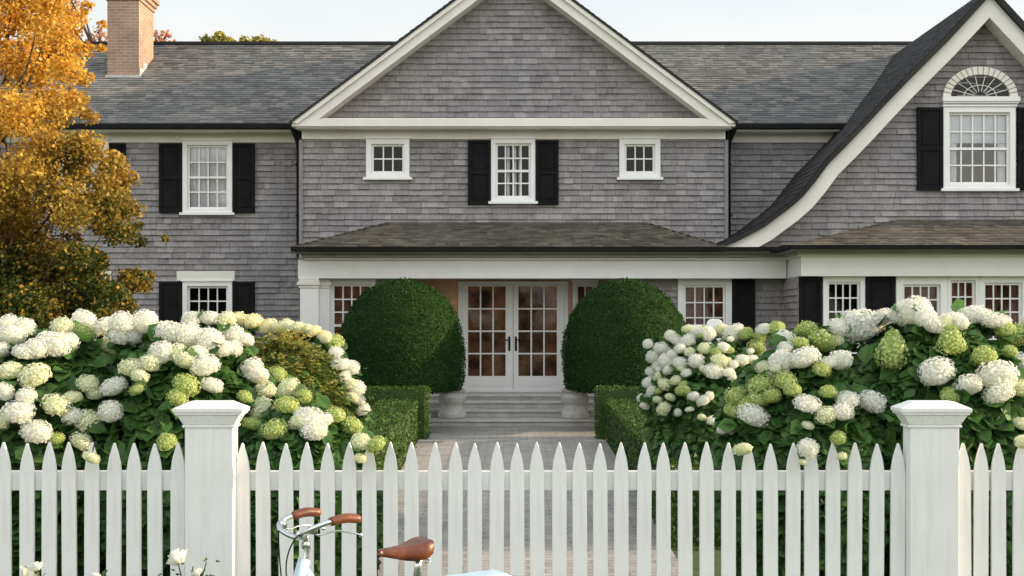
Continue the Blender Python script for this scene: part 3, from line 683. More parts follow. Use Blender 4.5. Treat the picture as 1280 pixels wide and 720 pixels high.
# ------------------------------------------------------------------ picket fence
FY = 6.17; s_ = FY/F
def picket_mesh():
    w = .0348; z1 = WZ(553.5, FY)
    prof = [(.003, z1), (.010, z1-.022), (.017, z1-.044), (.0235, z1-.068), (.029, z1-.095), (.033, z1-.125), (w, z1-.16), (w, .05)]
    pts = [(-a, z) for a, z in prof][::1] + [(a, z) for a, z in prof[::-1]]
    mb = MB(); mb.prism(pts, FY, FY+.021); return mb
pick = None
gp = 'picket fence panels along the front of the garden'
def panel(name, xs, x0, x1, label):
    global pick
    r = empty(name, ((x0+x1)/2, FY, 0), label, 'fence', gp)
    for i, px in enumerate(xs):
        if pick is None:
            o = picket_mesh().build('picket', 'fence', bevel=.003); pick = o; o.parent = r
        else:
            o = pick.copy(); COL.objects.link(o); o.parent = r
        o.location = (WX(px, FY)-r.location.x+random.uniform(-.0015, .0015), -FY+random.uniform(0, .0015), random.uniform(-.005, .004))
        o.rotation_euler = (0, random.uniform(-.006, .006), 0)
    for z in (WZ(613, FY+.03), .25):
        mb = MB(); mb.box(x0, x1, FY+.024, FY+.062, z, z+.094); mb.build('rail', 'fence', r, bevel=.003)
    return r
lx0, lx1 = WX(231, 6.1), WX(291, 6.1); rx0, rx1 = WX(1138, 6.1), WX(1199, 6.1)
panel('picket_fence', [4.5-26.8*k for k in range(12, 0, -1)]+[4.5, 32.5, 60, 87, 114, 140.5, 166.5, 194, 221.5], -3.8, lx0-.002, 'white picket fence panel left of the post beside the cream hydrangeas')
panel('picket_fence', [304, 329.5, 357, 382.5, 409, 435, 462, 488, 514.5, 542, 568, 594, 620, 647, 673, 699, 726, 752, 777.5, 804, 830, 857, 884, 911, 937, 964, 990.5, 1015.5, 1042, 1068, 1096, 1122], lx1+.002, rx0-.002, 'long white picket fence panel between the two posts, behind the bicycle')
panel('picket_fence', [1206, 1226, 1249.5, 1276, 1303, 1329.5, 1356, 1383, 1409, 1436, 1462], rx1+.002, 3.4, 'short white picket fence panel at the right edge of the photo')
for (x0, x1, lab) in ((lx0, lx1, 'square white fence post with flared cap, nearer the bicycle'), (rx0, rx1, 'square white fence post with flared cap under the large white hydrangea heads')):
    cx = (x0+x1)/2; hw = (x1-x0)/2; cyp = 6.1+hw
    r = empty('fence_post', (cx, 6.1+hw*.5, 0), lab, 'fence post', 'white posts of the picket fence'); r.scale.y = .5; cyp = r.location.y
    mb = MB(); mb.box(cx-hw, cx+hw, cyp-hw, cyp+hw, 0, 1.305); mb.box(cx-hw-.02, cx+hw+.02, cyp-hw-.02, cyp+hw+.02, 0, .2); mb.build('shaft', 'fence', r, bevel=.004)
    q = math.sqrt(2); mb = MB()
    mb.frustum(cx, cyp, 1.306, 1.318, (hw+.012)*q, (hw+.012)*q)
    mb.frustum(cx, cyp, 1.319, 1.365, (hw+.006)*q, (hw+.034)*q); mb.frustum(cx, cyp, 1.366, 1.378, (hw+.042)*q, (hw+.046)*q)
    mb.frustum(cx, cyp, 1.379, 1.398, (hw+.052)*q, (hw+.054)*q); mb.frustum(cx, cyp, 1.3985, 1.43, (hw+.052)*q, (hw-.02)*q)
    mb.build('cap', 'fence', r, bevel=.003)

# ------------------------------------------------------------------ clipped box: topiary and hedges
def tri_pts(fn, n): return fn(n)
def topiary_mesh():
    mb = MB(); seg = 40
    prof = [(0.3, .70), (0.98, .72), (1.03, .86), (1.04, 1.1), (1.05, 1.4), (1.01, 1.68), (.91, 1.97), (.74, 2.23), (.50, 2.43), (.25, 2.53), (0.02, 2.56)]
    P, N, sz = [], [], []
    R = np.array([p[0] for p in prof])*1.0; Zp = np.array([p[1] for p in prof])
    seglen = np.hypot(np.diff(R), np.diff(Zp)); area = seglen*(R[1:]+R[:-1])/2; cum = np.cumsum(area)/area.sum()
    n = 34000; u = rng.random(n); k = np.searchsorted(cum, u); t = rng.random(n)
    r = R[k]*(1-t)+R[k+1]*t; z = Zp[k]*(1-t)+Zp[k+1]*t; a = rng.random(n)*2*np.pi
    nr = (Zp[k+1]-Zp[k])/seglen[k]; nz = -(R[k+1]-R[k])/seglen[k]
    nv = np.stack([nr*np.cos(a), nr*np.sin(a), nz], 1)
    d = nv+0; P = np.stack([r*np.cos(a), r*np.sin(a), z], 1)
    P += nv*(rng.normal(size=(n, 1))*.014+.032*lump(P, 4, 3)[:, None]+.012*lump(P, 14, 4)[:, None])
    mb.lathe(0, 0, [(max(q-.035, .005), w) for q, w in prof], 40)
    mb.tube([(0, 0, 0), (0, 0, .65)], .07, 8, smooth=False)
    k2 = rng.choice(n, 700); Q = P[k2]+nv[k2]*rng.uniform(.005, .035, (700, 1)); add_leaves(mb, Q, rng.normal(size=(700, 3)), rng.uniform(.03, .06, 700), aspect=.4)
    add_leaves(mb, P, nv*.9+rng.normal(size=(n, 3))*.55, rng.uniform(.022, .042, n), aspect=.65)
    return mb
tm = topiary_mesh()
tg = 'clipped box domes either side of the door'
t1 = tm.build('topiary', 'box'); t1.location = (WX(502, 21.5), 21.5, -.02)
t1['label'] = 'large clipped dome topiary beside the porch column, next to the golden shrub'; t1['category'] = 'topiary'; t1['group'] = tg
t2 = t1.copy(); COL.objects.link(t2); t2.location = (WX(782, 21.5), 21.5, -.02); t2.rotation_euler.z = 2.2
t2['label'] = 'large clipped dome topiary between the double door and the small-headed white hydrangea'

def hedge(loc, quadpts, h, label, n, group='low clipped hedges along the path'):
    """quadpts: 4 ground corners ccw"""
    mb = MB(); c = np.array(quadpts)
    ins = c+(c.mean(0)-c)*.03
    nn = len(mb.v); mb.v += [(x, y, 0) for x, y in ins]+[(x, y, h-.03) for x, y in ins]
    mb.f += [(nn+4, nn+5, nn+6, nn+7)]+[(nn+i, nn+(i+1) % 4, nn+4+(i+1) % 4, nn+4+i) for i in range(4)]
    e = [np.linalg.norm(c[(i+1) % 4]-c[i]) for i in range(4)]
    top = (e[0]+e[2])/2*(e[1]+e[3])/2; areas = [top]+[x*h for x in e]; tot = sum(areas)
    for i, A in enumerate(areas):
        m = int(n*A/tot)
        if m < 1: continue
        if i == 0:
            s, t = rng.random(m), rng.random(m)
            xy = (c[0][None]*(1-s[:, None])+c[1][None]*s[:, None])*(1-t[:, None])+(c[3][None]*(1-s[:, None])+c[2][None]*s[:, None])*t[:, None]
            P = np.column_stack([xy, np.full(m, h)]); nv = np.tile([0., 0., 1.], (m, 1))
        else:
            a, b = c[i-1], c[i % 4]; s = rng.random(m); d = (b-a)/np.linalg.norm(b-a)
            P = np.column_stack([a[None]*(1-s[:, None])+b[None]*s[:, None], rng.random(m)*h]); nv = np.tile([d[1], -d[0], 0.], (m, 1))
        P = P+nv*(rng.normal(size=(m, 1))*.015+.025*lump(P, 6, 9)[:, None])
        add_leaves(mb, P, nv+rng.normal(size=(m, 3))*.55, rng.uniform(.025, .045, m), aspect=.65)
    o = mb.build('box_hedge', 'boxl'); o['label'] = label; o['category'] = 'hedge'; o['group'] = group
    return o
def inner(Y): return 1.2+(Y-6.6)/(22.4-6.6)*.3+.02
for s, nm in ((-1, 'golden shrub'), (1, 'small-headed white hydrangea')):
    a, b, w = 10.2, 19.85, .55
    q = [(s*inner(a), a), (s*(inner(a)+w), a), (s*(inner(b)+w), b), (s*inner(b), b)]
    if s < 0: q = q[::-1]
    hedge(None, q, .62, 'low clipped hedge edging the path on the side of the '+nm, 26000)
    for (y, w2, lab) in ((19.9, .5, 'low cross hedge at the foot of the topiary dome beyond the '+nm), (16.6, .55, 'middle low cross hedge running off the path hedge behind the '+nm), (14.6, .55, 'nearest low cross hedge running off the path hedge behind the '+nm)):
        x0, x1 = (inner(y)+.56, 3.4) if y < 19 else (1.32, 4.2)
        hh = .8 if y > 19 else .6
        if s > 0: q = [(x0, y), (x1, y), (x1, y+w2), (x0, y+w2)]
        else: q = [(-x1, y), (-x0, y), (-x0, y+w2), (-x1, y+w2)]
        hedge(None, q, hh, lab, 9000)

# stone urns beside the steps
uprof = [(.23, 0), (.25, .04), (.25, .10), (.20, .20), (.19, .26), (.235, .33), (.25, .42), (.22, .46), (.215, .50), (.255, .54), (.25, .585), (.19, .59), (.17, .55), (.02, .545)]
for px, lab in ((565, 'squat pale stone urn left of the front steps'), (719, 'squat pale stone urn right of the front steps')):
    mb = MB(); y = 22.68; mb.lathe(WX(px, y), y, [(r, z*.9+.131) for r, z in uprof], 28)
    o = mb.build('stone_urn', 'stone', smooth=False, bevel=.01); o['label'] = lab; o['category'] = 'urn'; o['group'] = 'stone urns beside the steps'

# ------------------------------------------------------------------ flower heads
def floret_head(name, mat, nfl, shape, seed, fs=.15, core=True):
    r = np.random.default_rng(seed); i = np.arange(nfl); g = (1+5**.5)/2
    z = 1-2*(i+.5)/nfl; th = 2*np.pi*i/g; d = np.stack([np.sqrt(1-z*z)*np.cos(th), np.sqrt(1-z*z)*np.sin(th), z], 1)
    d += r.normal(size=d.shape)*.05; d /= np.linalg.norm(d, axis=1, keepdims=True)
    lu = 1+.12*lump(d, 3.2, seed)+.05*r.normal(size=nfl)
    P = d*lu[:, None]*np.array(shape[:3])
    if shape[3]:                     # panicle: narrower towards the tip
        zz = (P[:, 2]/shape[2]+1)/2; P[:, :2] *= (1.15-.75*zz)[:, None]
    P[:, 2][d[:, 2] < -.55] *= .8
    N = d+r.normal(size=d.shape)*.28; N /= np.linalg.norm(N, axis=1, keepdims=True)
    A = np.cross(N, r.normal(size=N.shape)); A /= np.linalg.norm(A, axis=1, keepdims=True); B = np.cross(N, A)
    mb = MB(); sz = fs*r.uniform(.8, 1.25, nfl)
    for k in range(nfl):
        p, n, a, b, s = P[k], N[k], A[k], B[k], sz[k]; base = len(mb.v); mb.v.append(tuple(p-n*s*.12))
        for q in range(4):
            t = q*math.pi/2; e = a*math.cos(t)+b*math.sin(t); f2 = a*math.cos(t+.72)+b*math.sin(t+.72); f1 = a*math.cos(t-.72)+b*math.sin(t-.72)
            m = len(mb.v); mb.v += [tuple(p+f1*s*.62+n*s*.10), tuple(p+e*s*1.0+n*s*.02), tuple(p+f2*s*.62+n*s*.10)]
            mb.f.append((base, m, m+1, m+2))
    if core: mb.ell((0, 0, -.02), (shape[0]*.86, shape[1]*.86, shape[2]*.84) if not shape[3] else (shape[0]*.6, shape[1]*.6, shape[2]*.8), 16, 10)
    me = mb.build(name, mat).data
    bpy.data.objects.remove(bpy.data.objects[name]) if name in bpy.data.objects else None
    return me
HEADS = {
 'W': [floret_head('head_w%d' % i, 'petal_white', 380, sh, 10+i, .105) for i, sh in enumerate([(1, 1, .9, 0), (1.05, 1, .82, 0), (.95, 1, 1, 0)])],
 'C': [floret_head('head_c%d' % i, 'petal_cream', 330, sh, 20+i, .112) for i, sh in enumerate([(1, 1, .9, 0), (1.05, .95, .85, 0)])],
 'L': [floret_head('head_l%d' % i, 'petal_lime', 330, sh, 30+i, .10) for i, sh in enumerate([(1, 1, .88, 0), (1.0, 1.0, 1.15, 1)])],
 'Y': [floret_head('head_y0', 'petal_gold', 300, (1, 1, .8, 0), 40, .115)],
}
for k, l in HEADS.items():
    for me in l: me.name = 'flower_head'

BUSH = {  # centre, radii, label
 'A': ((-3.75, 7.75, .95), (.85, .75, .86), 'white hydrangea bush cut off by the left edge of the photo'),
 'B': ((-2.75, 7.6, .95), (.62, .74, .87), 'dense white and cream hydrangea bush in front of the orange tree trunk'),
 'C': ((-1.95, 7.6, .93), (.60, .70, .87), 'cream hydrangea bush directly behind the fence post nearer the bicycle'),
 'D': ((-1.2, 7.35, .66), (.48, .55, .74), 'low cream and lime hydrangea bush in front of the golden shrub'),
 'I': ((-1.72, 10.3, .92), (.60, .5, .88), 'hydrangea bush with small white heads rimming the far side of the golden shrub'),
 'E': ((1.72, 7.6, .88), (.56, .68, .85), 'hydrangea bush mixing lime cones and white balls, in front of the small-headed hydrangea'),
 'G': ((2.52, 7.7, .98), (.64, .75, .93), 'tallest hydrangea bush, big white heads directly behind the post at the right'),
 'K': ((3.42, 7.75, .95), (.72, .75, .9), 'white and lime hydrangea bush cut off by the right edge of the photo'),
 'H': ((1.82, 11.6, .84), (.66, .7, .88), 'rounded hydrangea bush with many small white heads near the path hedge'),
}
LF = """15,420,33W 45,437,30W 70,432,34W 86,428,24W 30,440,26W 12,464,30C 43,470,33C 105,402,30W 78,410,27C 105,417,26L 133,408,32W 152,405,32W 180,402,34W
140,432,35C 150,420,28W 215,416,36W 235,419,34W 262,428,36W 276,436,28W 288,421,36W 305,425,26W 240,399,22W 262,398,24W 283,400,26C 203,442,34W 188,454,26C
165,460,32C 175,471,24C 230,450,28C 255,457,38W 233,482,31L 222,497,24L 265,482,26W 110,480,28C 142,484,34W 172,487,20L 33,496,28W 23,515,38W 45,540,34W 0,527,22C
70,506,30C 90,497,22C 89,520,28W 110,527,34C 138,515,32W 315,460,28W 320,470,28W 346,469,25L 306,496,22L 331,487,28C 360,485,30C 379,496,22L 327,512,36C 359,507,32L
315,530,22L 344,537,32L 385,522,34W 405,525,24W 392,538,30W 418,520,26L 438,533,28L 102,552,34C 70,549,20L 208,553,25L 393,541,24C 340,543,18L 58,428,28W 0,438,26W 246,440,24W 222,441,24C 120,492,22C 5,490,24W
-20,430,30W -30,470,30C -45,510,30W 372,528,20C 200,412,24W 166,420,24W 10,405,26W 30,410,26W 292,436,22W"""
LI = "418,428,24L 420,442,20W 438,460,22W 425,455,20W 445,485,22W 453,512,18W 440,497,18C 358,408,22C 372,411,22C 315,402,28Y 335,408,26Y 296,400,24Y 348,411,20Y 392,414,18Y 408,424,18C 430,472,18W 448,500,16W 405,420,18Y 384,412,18C 436,480,18C"
RF = """982,424,24W 982,436,20W 977,452,34W 1005,448,36W 955,460,20C 952,482,36L 982,476,30L 922,497,28L 917,515,24L 942,520,36W 947,500,24L 1009,505,34W 1032,520,28C 907,538,20W
1010,414,30L 1027,427,34L 1047,409,26W 1078,408,46W 1066,400,30W 1105,397,26W 1142,390,44W 1125,394,28W 1167,406,28W 1190,399,28W 1215,394,34W 1245,402,32W 1272,420,32L 1256,412,24L
1115,438,46P 1189,426,40P 1230,446,30L 1050,451,30W 1036,453,22W 1027,462,22L 1171,465,42W 1246,470,46W 1210,482,36W 1248,492,36W 1187,495,22L 1275,485,30C 1060,500,32W 1053,515,32W 1090,503,33W
1000,430,22L 1044,425,22C 1062,414,26W 1092,404,24W 1155,398,28W 1228,396,26W 1200,405,22W 1262,440,20L 1010,532,16C 968,463,20C 990,488,22L 965,495,22L 935,507,22L 1278,452,28W 1300,430,34W 1310,470,34C 1320,400,34W 1290,402,28W 1278,530,22C 1180,404,22C 1035,490,20L"""
RH = """845,425,22W 870,416,22W 827,437,20W 816,446,17W 860,426,18W 850,436,15W 885,418,20W 912,418,24W 930,418,20L 905,435,18W 945,434,24L 832,452,20W 850,455,20W 870,452,20W
815,465,16W 812,478,17W 822,458,15W 900,452,22C 892,465,22W 910,466,18W 927,451,18W 917,456,14W 937,467,18L 815,490,15W 832,481,18C 845,476,15C 854,489,20L 867,496,16W 879,501,18W 830,511,18C
803,497,14W 847,516,11W 877,522,12C 892,526,16W 970,410,22L 955,412,20W 810,430,14W 838,420,16W 860,412,16C 900,412,18C 922,412,16W 880,436,16C 862,440,15C 895,440,14L 840,444,15W 825,470,14C 838,497,12C 862,512,11W 806,508,12W 822,500,13C 940,450,16W 950,420,18L 836,463,14W 880,462,13C 858,466,13W"""
def parse(t):
    out = []
    for w in t.split():
        x, y, d = w.split(','); out.append((float(x), float(y), float(d[:-1]), d[-1]))
    return out
flowers = {k: [] for k in BUSH}
def place(t, keys):
    for x, y, d, ty in parse(t):
        dr = Vector(((x-CX)/F, 1, (HY-y)/F)); o = Vector((0, 0, EYE)); best = None; near = None
        for k in keys:
            c, r, _ = BUSH[k]
            q = Vector(((o.x-c[0])/r[0], (o.y-c[1])/r[1], (o.z-c[2])/r[2])); e = Vector((dr.x/r[0], dr.y/r[1], dr.z/r[2]))
            A, B_, C_ = e.dot(e), 2*q.dot(e), q.dot(q)-1; D = B_*B_-4*A*C_
            if D > 0:
                tt = (-B_-math.sqrt(D))/(2*A)
                if best is None or tt < best[0]: best = (tt, k)
            tm_ = -B_/(2*A); dist = (q+e*tm_).length
            if near is None or dist < near[2]: near = (tm_, k, dist)
        if best is None: best = near
        P = o+dr*best[0]; flowers[best[1]].append((P, d*P.y/F/2*1.01, ty))
RH += ' '+' '.join('%.0f,%.0f,%.0f%s' % (float(w.split(',')[0])+random.uniform(-9, 9), float(w.split(',')[1])+random.uniform(-7, 7), random.uniform(8, 12), random.choice('WWCL')) for w in RH.split()[:31])
place(LF, 'ABCD'); place(LI, 'I'); place(RF, 'EGK'); place(RH, 'H')
front = [(114, 572, 22, 'C', 'B'), (470, 556, 24, 'L', 'D'), (452, 552, 26, 'C', 'D'), (450, 573, 15, 'C', 'D'), (1010, 561, 25, 'W', 'E'), (1048, 548, 20, 'L', 'E'), (1052, 570, 13, 'C', 'E'), (1003, 578, 11, 'C', 'E'), (928, 562, 24, 'C', 'E'), (1279, 553, 20, 'C', 'K')]
gb = 'hydrangea bushes behind the picket fence'
for k, (c, r, lab) in BUSH.items():
    root = empty('hydrangea_bush', (c[0], c[1], 0), lab, 'hydrangea', gb)
    fl = flowers[k]; far = k in 'IH'
    mb = MB(); mb.ell((c[0], c[1], c[2]-.05), (r[0]*.8, r[1]*.78, r[2]*.84), 24, 16)
    n = 7500 if not far else 3600; L = .105 if not far else .075
    d = sph(n); rad = 1-np.abs(rng.normal(size=n))*.09-.05+.06*lump(d, 4, hash(k) % 97)
    P = np.array(c)+d*rad[:, None]*np.array(r)*.96
    ok = P[:, 2] > .08; P, dd = P[ok], d[ok]
    N = dd*.55+np.array([0, -.25, .75])+rng.normal(size=P.shape)*.4
    add_leaves(mb, P, N, rng.uniform(.75, 1.3, len(P))*L, aspect=.78, fold=.06, six=True)
    for (p, rr, ty) in fl:                                  # a collar of leaves behind every head
        m = 9; q = np.array(p)+rng.normal(size=(m, 3))*rr*.6+np.array([0, rr*.9, -rr*.8])
        add_leaves(mb, q, rng.normal(size=(m, 3))*.5+np.array([0, -.3, .8]), rng.uniform(.8, 1.25, m)*L, aspect=.78, fold=.06, six=True)
    fr = [f for f in front if f[4] == k]
    mb.build('foliage', 'hyd', root, smooth=False)
    sm = MB()
    for _ in range(9):
        a = random.uniform(0, 6.28); rr = random.uniform(.2, .7)
        sm.tube([(c[0]+.1*math.cos(a), c[1]+.1*math.sin(a), 0), (c[0]+.5*rr*r[0]*math.cos(a), c[1]+.5*rr*r[1]*math.sin(a), c[2]*.6), (c[0]+rr*r[0]*math.cos(a), c[1]+rr*r[1]*math.sin(a), c[2]+r[2]*.5)], [.012, .01, .006], 6)
    lst = [(p, rr, ty) for p, rr, ty in fl]
    for (x, y, dpx, ty, _) in fr:
        yy = 6.085; p = Vector((WX(x, yy), yy, WZ(y, yy))); lst.append((p, dpx*yy/F/2, ty))
        sm.tube([(p.x, p.y+.01, p.z), (p.x+.004, p.y+.05, max(p.z+.03, 1.235)), (p.x+.008, p.y+.16, 1.18), (p.x+.01, c[1]-r[1]*.8, .95)], .0035, 5)
    sm.build('stem', 'rose_leaf', root)
    for (p, rr, ty) in lst:
        if ty == 'P': me = HEADS['L'][1]
        elif ty == 'L': me = HEADS['L'][0]
        else: me = random.choice(HEADS[ty])
        o = bpy.data.objects.new('flower_head', me); COL.objects.link(o); o.parent = root
        o.location = p-root.location; sc = rr*random.uniform(.96, 1.06)
        o.scale = (sc*random.uniform(.92, 1.1), sc*random.uniform(.92, 1.1), sc*random.uniform(.78, 1.05))
        o.rotation_euler = (random.uniform(-.5, .45), random.uniform(-.45, .45), random.uniform(0, 6.28)) if ty != 'P' else (0, .08, random.random()*6)

# golden shrub: layered feathery sprays
c, r = np.array((-1.66, 9.3, .88)), np.array((.47, .45, .88))
root = empty('golden_shrub', (c[0], c[1], 0), 'feathery golden-green shrub between the cream hydrangeas and the topiary dome', 'shrub')
mb = MB(); mb.ell(c, r*.76, 20, 14); mb.build('inner_foliage', 'hyd', root); mb = MB(); P_, N_, S_ = [], [], []
for _ in range(1300):
    d = sph(1)[0]
    if d[2] < -.8: continue
    b = c+d*r*rng.uniform(.86, 1.0); out = d*np.array([1, 1, .2]); out = out/np.linalg.norm(out); ln = rng.uniform(.08, .17)
    for t in np.linspace(0, 1, 13):
        for q in range(2):
            P_.append(b+out*ln*(t-.4)+np.array([0, 0, -.05*t*t])+rng.normal(size=3)*.008); N_.append(np.array([0, 0, 1])+rng.normal(size=3)*.35); S_.append(rng.uniform(.03, .055))
add_leaves(mb, P_, N_, np.array(S_), aspect=.5); mb.build('foliage', 'gold_leaf', root)
mb = MB()
for i in range(5):
    a = i*1.26; mb.tube([(c[0], c[1], 0), (c[0]+.2*math.cos(a), c[1]+.2*math.sin(a), .7), (c[0]+.35*math.cos(a), c[1]+.3*math.sin(a), 1.35)], [.02, .014, .006], 6)
mb.build('stem', 'bark', root)

# ------------------------------------------------------------------ trees
def clump_leaves(mb, c, r, n, size, aspect=.8, flat=.8):
    d = sph(n); rad = rng.random(n)**.45; k = 1+.25*lump(d, 3, int(abs(c[0]*100)) % 91)
    P = np.array(c)+d*(rad*k)[:, None]*r*np.array([1, 1, flat])
    N = rng.normal(size=(n, 3))*.7+np.array([0, -.15, .55])+d*.3
    add_leaves(mb, P, N, rng.uniform(.6, 1.3, n)*size, aspect=aspect, fold=.1)
TY = 17.0; tx = WX(28, TY)
root = empty('maple_tree', (tx, TY, 0), 'tall tree turning orange and gold above dark green lower leaves', 'tree')
cl = """20,15,42 60,35,34 95,22,17 88,38,16 35,80,45 85,85,26 110,98,14 12,140,44 62,135,36 92,125,20 60,190,42 105,185,30 138,205,24 155,222,18 20,220,42 80,240,30 135,248,30 163,262,17
150,290,24 172,302,12 203,298,5 25,290,42 88,300,18 62,318,26 120,325,22 50,355,42 15,380,45 100,365,34 140,370,28 165,350,22 182,345,11 185,358,9 85,400,34 130,400,28 5,420,40 45,405,34
-40,60,55 -50,150,60 -40,240,60 -50,330,60 -45,400,55 -10,-30,50 50,-40,50 110,-30,22 -120,120,70 -120,240,70 -120,340,60 -110,30,60 10,-90,50 175,282,8 112,145,14 60,-5,30 122,60,8 75,60,26 110,8,10 128,30,7 70,10,24 100,60,14 20,260,34 95,215,22 130,228,22 60,330,40 20,340,44 100,345,34 75,380,40 40,390,44 115,390,34 90,320,26 150,385,24 20,400,44 112,262,30 85,268,30 130,280,22 150,265,16"""
mb = MB(); bm_ = MB(); bm_.tube([(tx-.35, TY, 0), (tx-.3, TY, 1.2), (tx-.15, TY+.05, 2.6), (tx-.4, TY, 4.3), (tx-.45, TY, 6)], [.2, .16, .12, .08, .04], 10)
for w in cl.split():
    x, y, rp = map(float, w.split(','))
    reps = 1 if rp < 20 else 2
    for q in range(reps):
        yy = TY+random.uniform(-.5, .5)*(1.6 if rp > 25 else .8)+(q*.9-.4)*(reps-1); R = rp*yy/F*(1.0 if q == 0 else .9)
        c = (WX(x, yy)+random.uniform(-.05, .05), yy, WZ(y, yy))
        clump_leaves(mb, c, R, int((30+5600*R*R)*(1.5 if y > 310 else 1)), .055)
        if q or (rp != 5 and (rp < 12 or random.random() < .6)): continue
        b0 = Vector((tx-.25, TY, max(.9, c[2]-1.3-abs(c[0]-tx)*.45))); e = Vector(c); md = b0.lerp(e, .55)+Vector((0, 0, -.12))
        md2 = b0.lerp(e, .25)+Vector((random.uniform(-.15, .15), random.uniform(-.2, .2), -.05)); bm_.tube([b0, md2, md, b0.lerp(e, .85)], [.03, .022, .013, .004], 6)
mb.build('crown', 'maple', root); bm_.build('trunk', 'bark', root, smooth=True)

def fartree(name, lab, cat, Y, px, clumps, mat, leaf, dens, group):
    X = WX(px, Y); root = empty(name, (X, Y, 0), lab, cat, group)
    mb = MB(); tb = MB(); zt = max(WZ(c[1], Y) for c in clumps); tb.tube([(X, Y, 0), (X+.1, Y, zt*.5), (X, Y, zt*.92)], [.35, .25, .08], 8)
    for (x, y, rp) in clumps:
        c = (WX(x, Y), Y+random.uniform(-.6, .6), WZ(y, Y)); R = rp*Y/F
        clump_leaves(mb, c, R, int(dens*R*R)+20, leaf)
        tb.tube([(X, Y, max(1, c[2]-2.5)), c], [.09, .02], 6, smooth=False)
    mb.build('crown', mat, root); tb.build('trunk', 'bark', root)
gf = 'treetops showing above the main roof'
fartree('garden_tree', 'rounded olive-green treetop just above the roof ridge, nearer the chimney', 'tree', 45, 273, [(273, 52, 14), (262, 55, 10), (286, 54, 11), (270, 48, 8), (278, 47, 7), (266, 62, 20), (282, 62, 20), (272, 80, 26), (255, 85, 22), (290, 85, 22)], 'far_leaf', .15, 900, gf)
fartree('garden_tree', 'yellow-green treetop just above the roof ridge, nearer the central gable', 'tree', 46, 320, [(312, 53, 11), (328, 54, 12), (341, 57, 9), (306, 51, 7), (320, 50, 7), (316, 64, 20), (334, 64, 20), (318, 80, 25), (338, 84, 22)], 'far_leaf', .15, 900, gf)
fartree('rust_tree', 'thin rust-pink leaved treetop behind the brick chimney', 'tree', 38, 140, [(118, 35, 10), (125, 48, 12), (112, 52, 8), (198, 44, 11), (210, 56, 14), (192, 58, 12), (206, 40, 7), (186, 42, 7), (95, 52, 10), (110, 22, 6), (88, 30, 14), (78, 12, 16), (92, 2, 12), (150, 70, 30), (110, 75, 28), (200, 75, 16)], 'pink_leaf', .13, 420, gf)

# trees across the street, behind the viewer: what the window panes reflect
mb = MB(); tb = MB()
for i in range(34):
    X = -62+i*3.8+random.uniform(-1.5, 1.5); Y = -42+random.uniform(-5, 5); H = random.uniform(6.5, 12.5)
    tb.tube([(X, Y, 0), (X+.2, Y, H*.4), (X, Y, H*.8)], [.3, .22, .06], 7)
    for k in range(5):
        c = (X+random.uniform(-1.6, 1.6), Y+random.uniform(-1.2, 1.2), H*random.uniform(.3, .9)); clump_leaves(mb, c, random.uniform(1.3, 2.3), 330, .5)
for i in range(60): clump_leaves(mb, (-62+i*2.1, -40+random.uniform(-2, 2), .9), 1.5, 130, .5)
n_ = len(mb.v); mb.v += tb.v; mb.f += [tuple(q+n_ for q in f) for f in tb.f]
o = mb.build('treeline', 'far_green'); o['kind'] = 'stuff'; o['label'] = 'line of street trees reflected in the window panes'; o['category'] = 'trees'

# ------------------------------------------------------------------ bicycle
ang = math.radians(215)
fw = Vector((math.cos(ang), math.sin(ang), 0))
st = Vector((WX(382, 5.12), 5.12, 0)); bo = st-fw*.33
bike = empty('bicycle', bo, 'pale blue step-through bicycle with brown leather grips and saddle, standing before the picket fence', 'bicycle', rz=ang)
def part(mb, name, mat, parent=None, **k): return mb.build(name, mat, parent or bike, local=True, **k)
R_ = .335; FX, RX = .60, -.55
for X in (FX, RX):
    mb = MB(); mb.ring((X, 0, R_), (0, 1, 0), R_-.018, .018, 48, 8); w = part(mb, 'wheel', 'rubber', smooth=True)
    mb = MB(); mb.ring((X, 0, R_), (0, 1, 0), R_-.042, .012, 48, 8); mb.tube([(X, -.04, R_), (X, .04, R_)], .022, 10, smooth=False); part(mb, 'rim', 'metal', w, smooth=True)
    mb = MB()
    for i in range(28):
        a = 2*math.pi*i/28; b = a+(.35 if i % 2 else -.35); sy = .03 if i % 4 < 2 else -.03
        mb.tube([(X+.02*math.cos(b), sy, R_+.02*math.sin(b)), (X+(R_-.045)*math.cos(a), 0, R_+(R_-.045)*math.sin(a))], .0013, 4, smooth=False)
    part(mb, 'spoke', 'metal', w)
    mb = MB(); a0, a1 = (.1, 2.2) if X == FX else (-.1, 2.7)
    pts = [(X-math.cos(a0+(a1-a0)*i/20)*(R_+.025)*(-1 if X == FX else 1)*-1, 0, R_+math.sin(a0+(a1-a0)*i/20)*(R_+.025)) for i in range(21)]
    mb.tube(pts, .026, 8, smooth=False, flat=.35); part(mb, 'fender', 'bikepaint', smooth=True)
ht, hb = Vector((.335, 0, .845)), Vector((.40, 0, .66))       # head tube ends
mb = MB(); mb.tube([ht+Vector((0,0,.015)), hb], .025, 12, smooth=False)
BBp = Vector((-.08, 0, .29)); stt = Vector((-.185, 0, .70))
mb.tube([ht.lerp(hb, .12), (.22, 0, .66), (.05, 0, .46), (-.11, 0, .40)], .021, 10)
mb.tube([ht.lerp(hb, .85), (.28, 0, .50), (.10, 0, .33), BBp], .024, 10)
mb.tube([BBp, stt], .0175, 10, smooth=False)
for s in (-1, 1):
    mb.tube([stt-Vector((0, 0, .03)), (-.33, s*.045, .54), (RX, s*.06, R_)], .009, 8); mb.tube([BBp, (-.3, s*.05, .31), (RX, s*.06, R_)], .010, 8)
mb.tube([BBp+Vector((0, -.045, 0)), BBp+Vector((0, .045, 0))], .024, 12, smooth=False)
part(mb, 'frame', 'bikepaint', smooth=True)
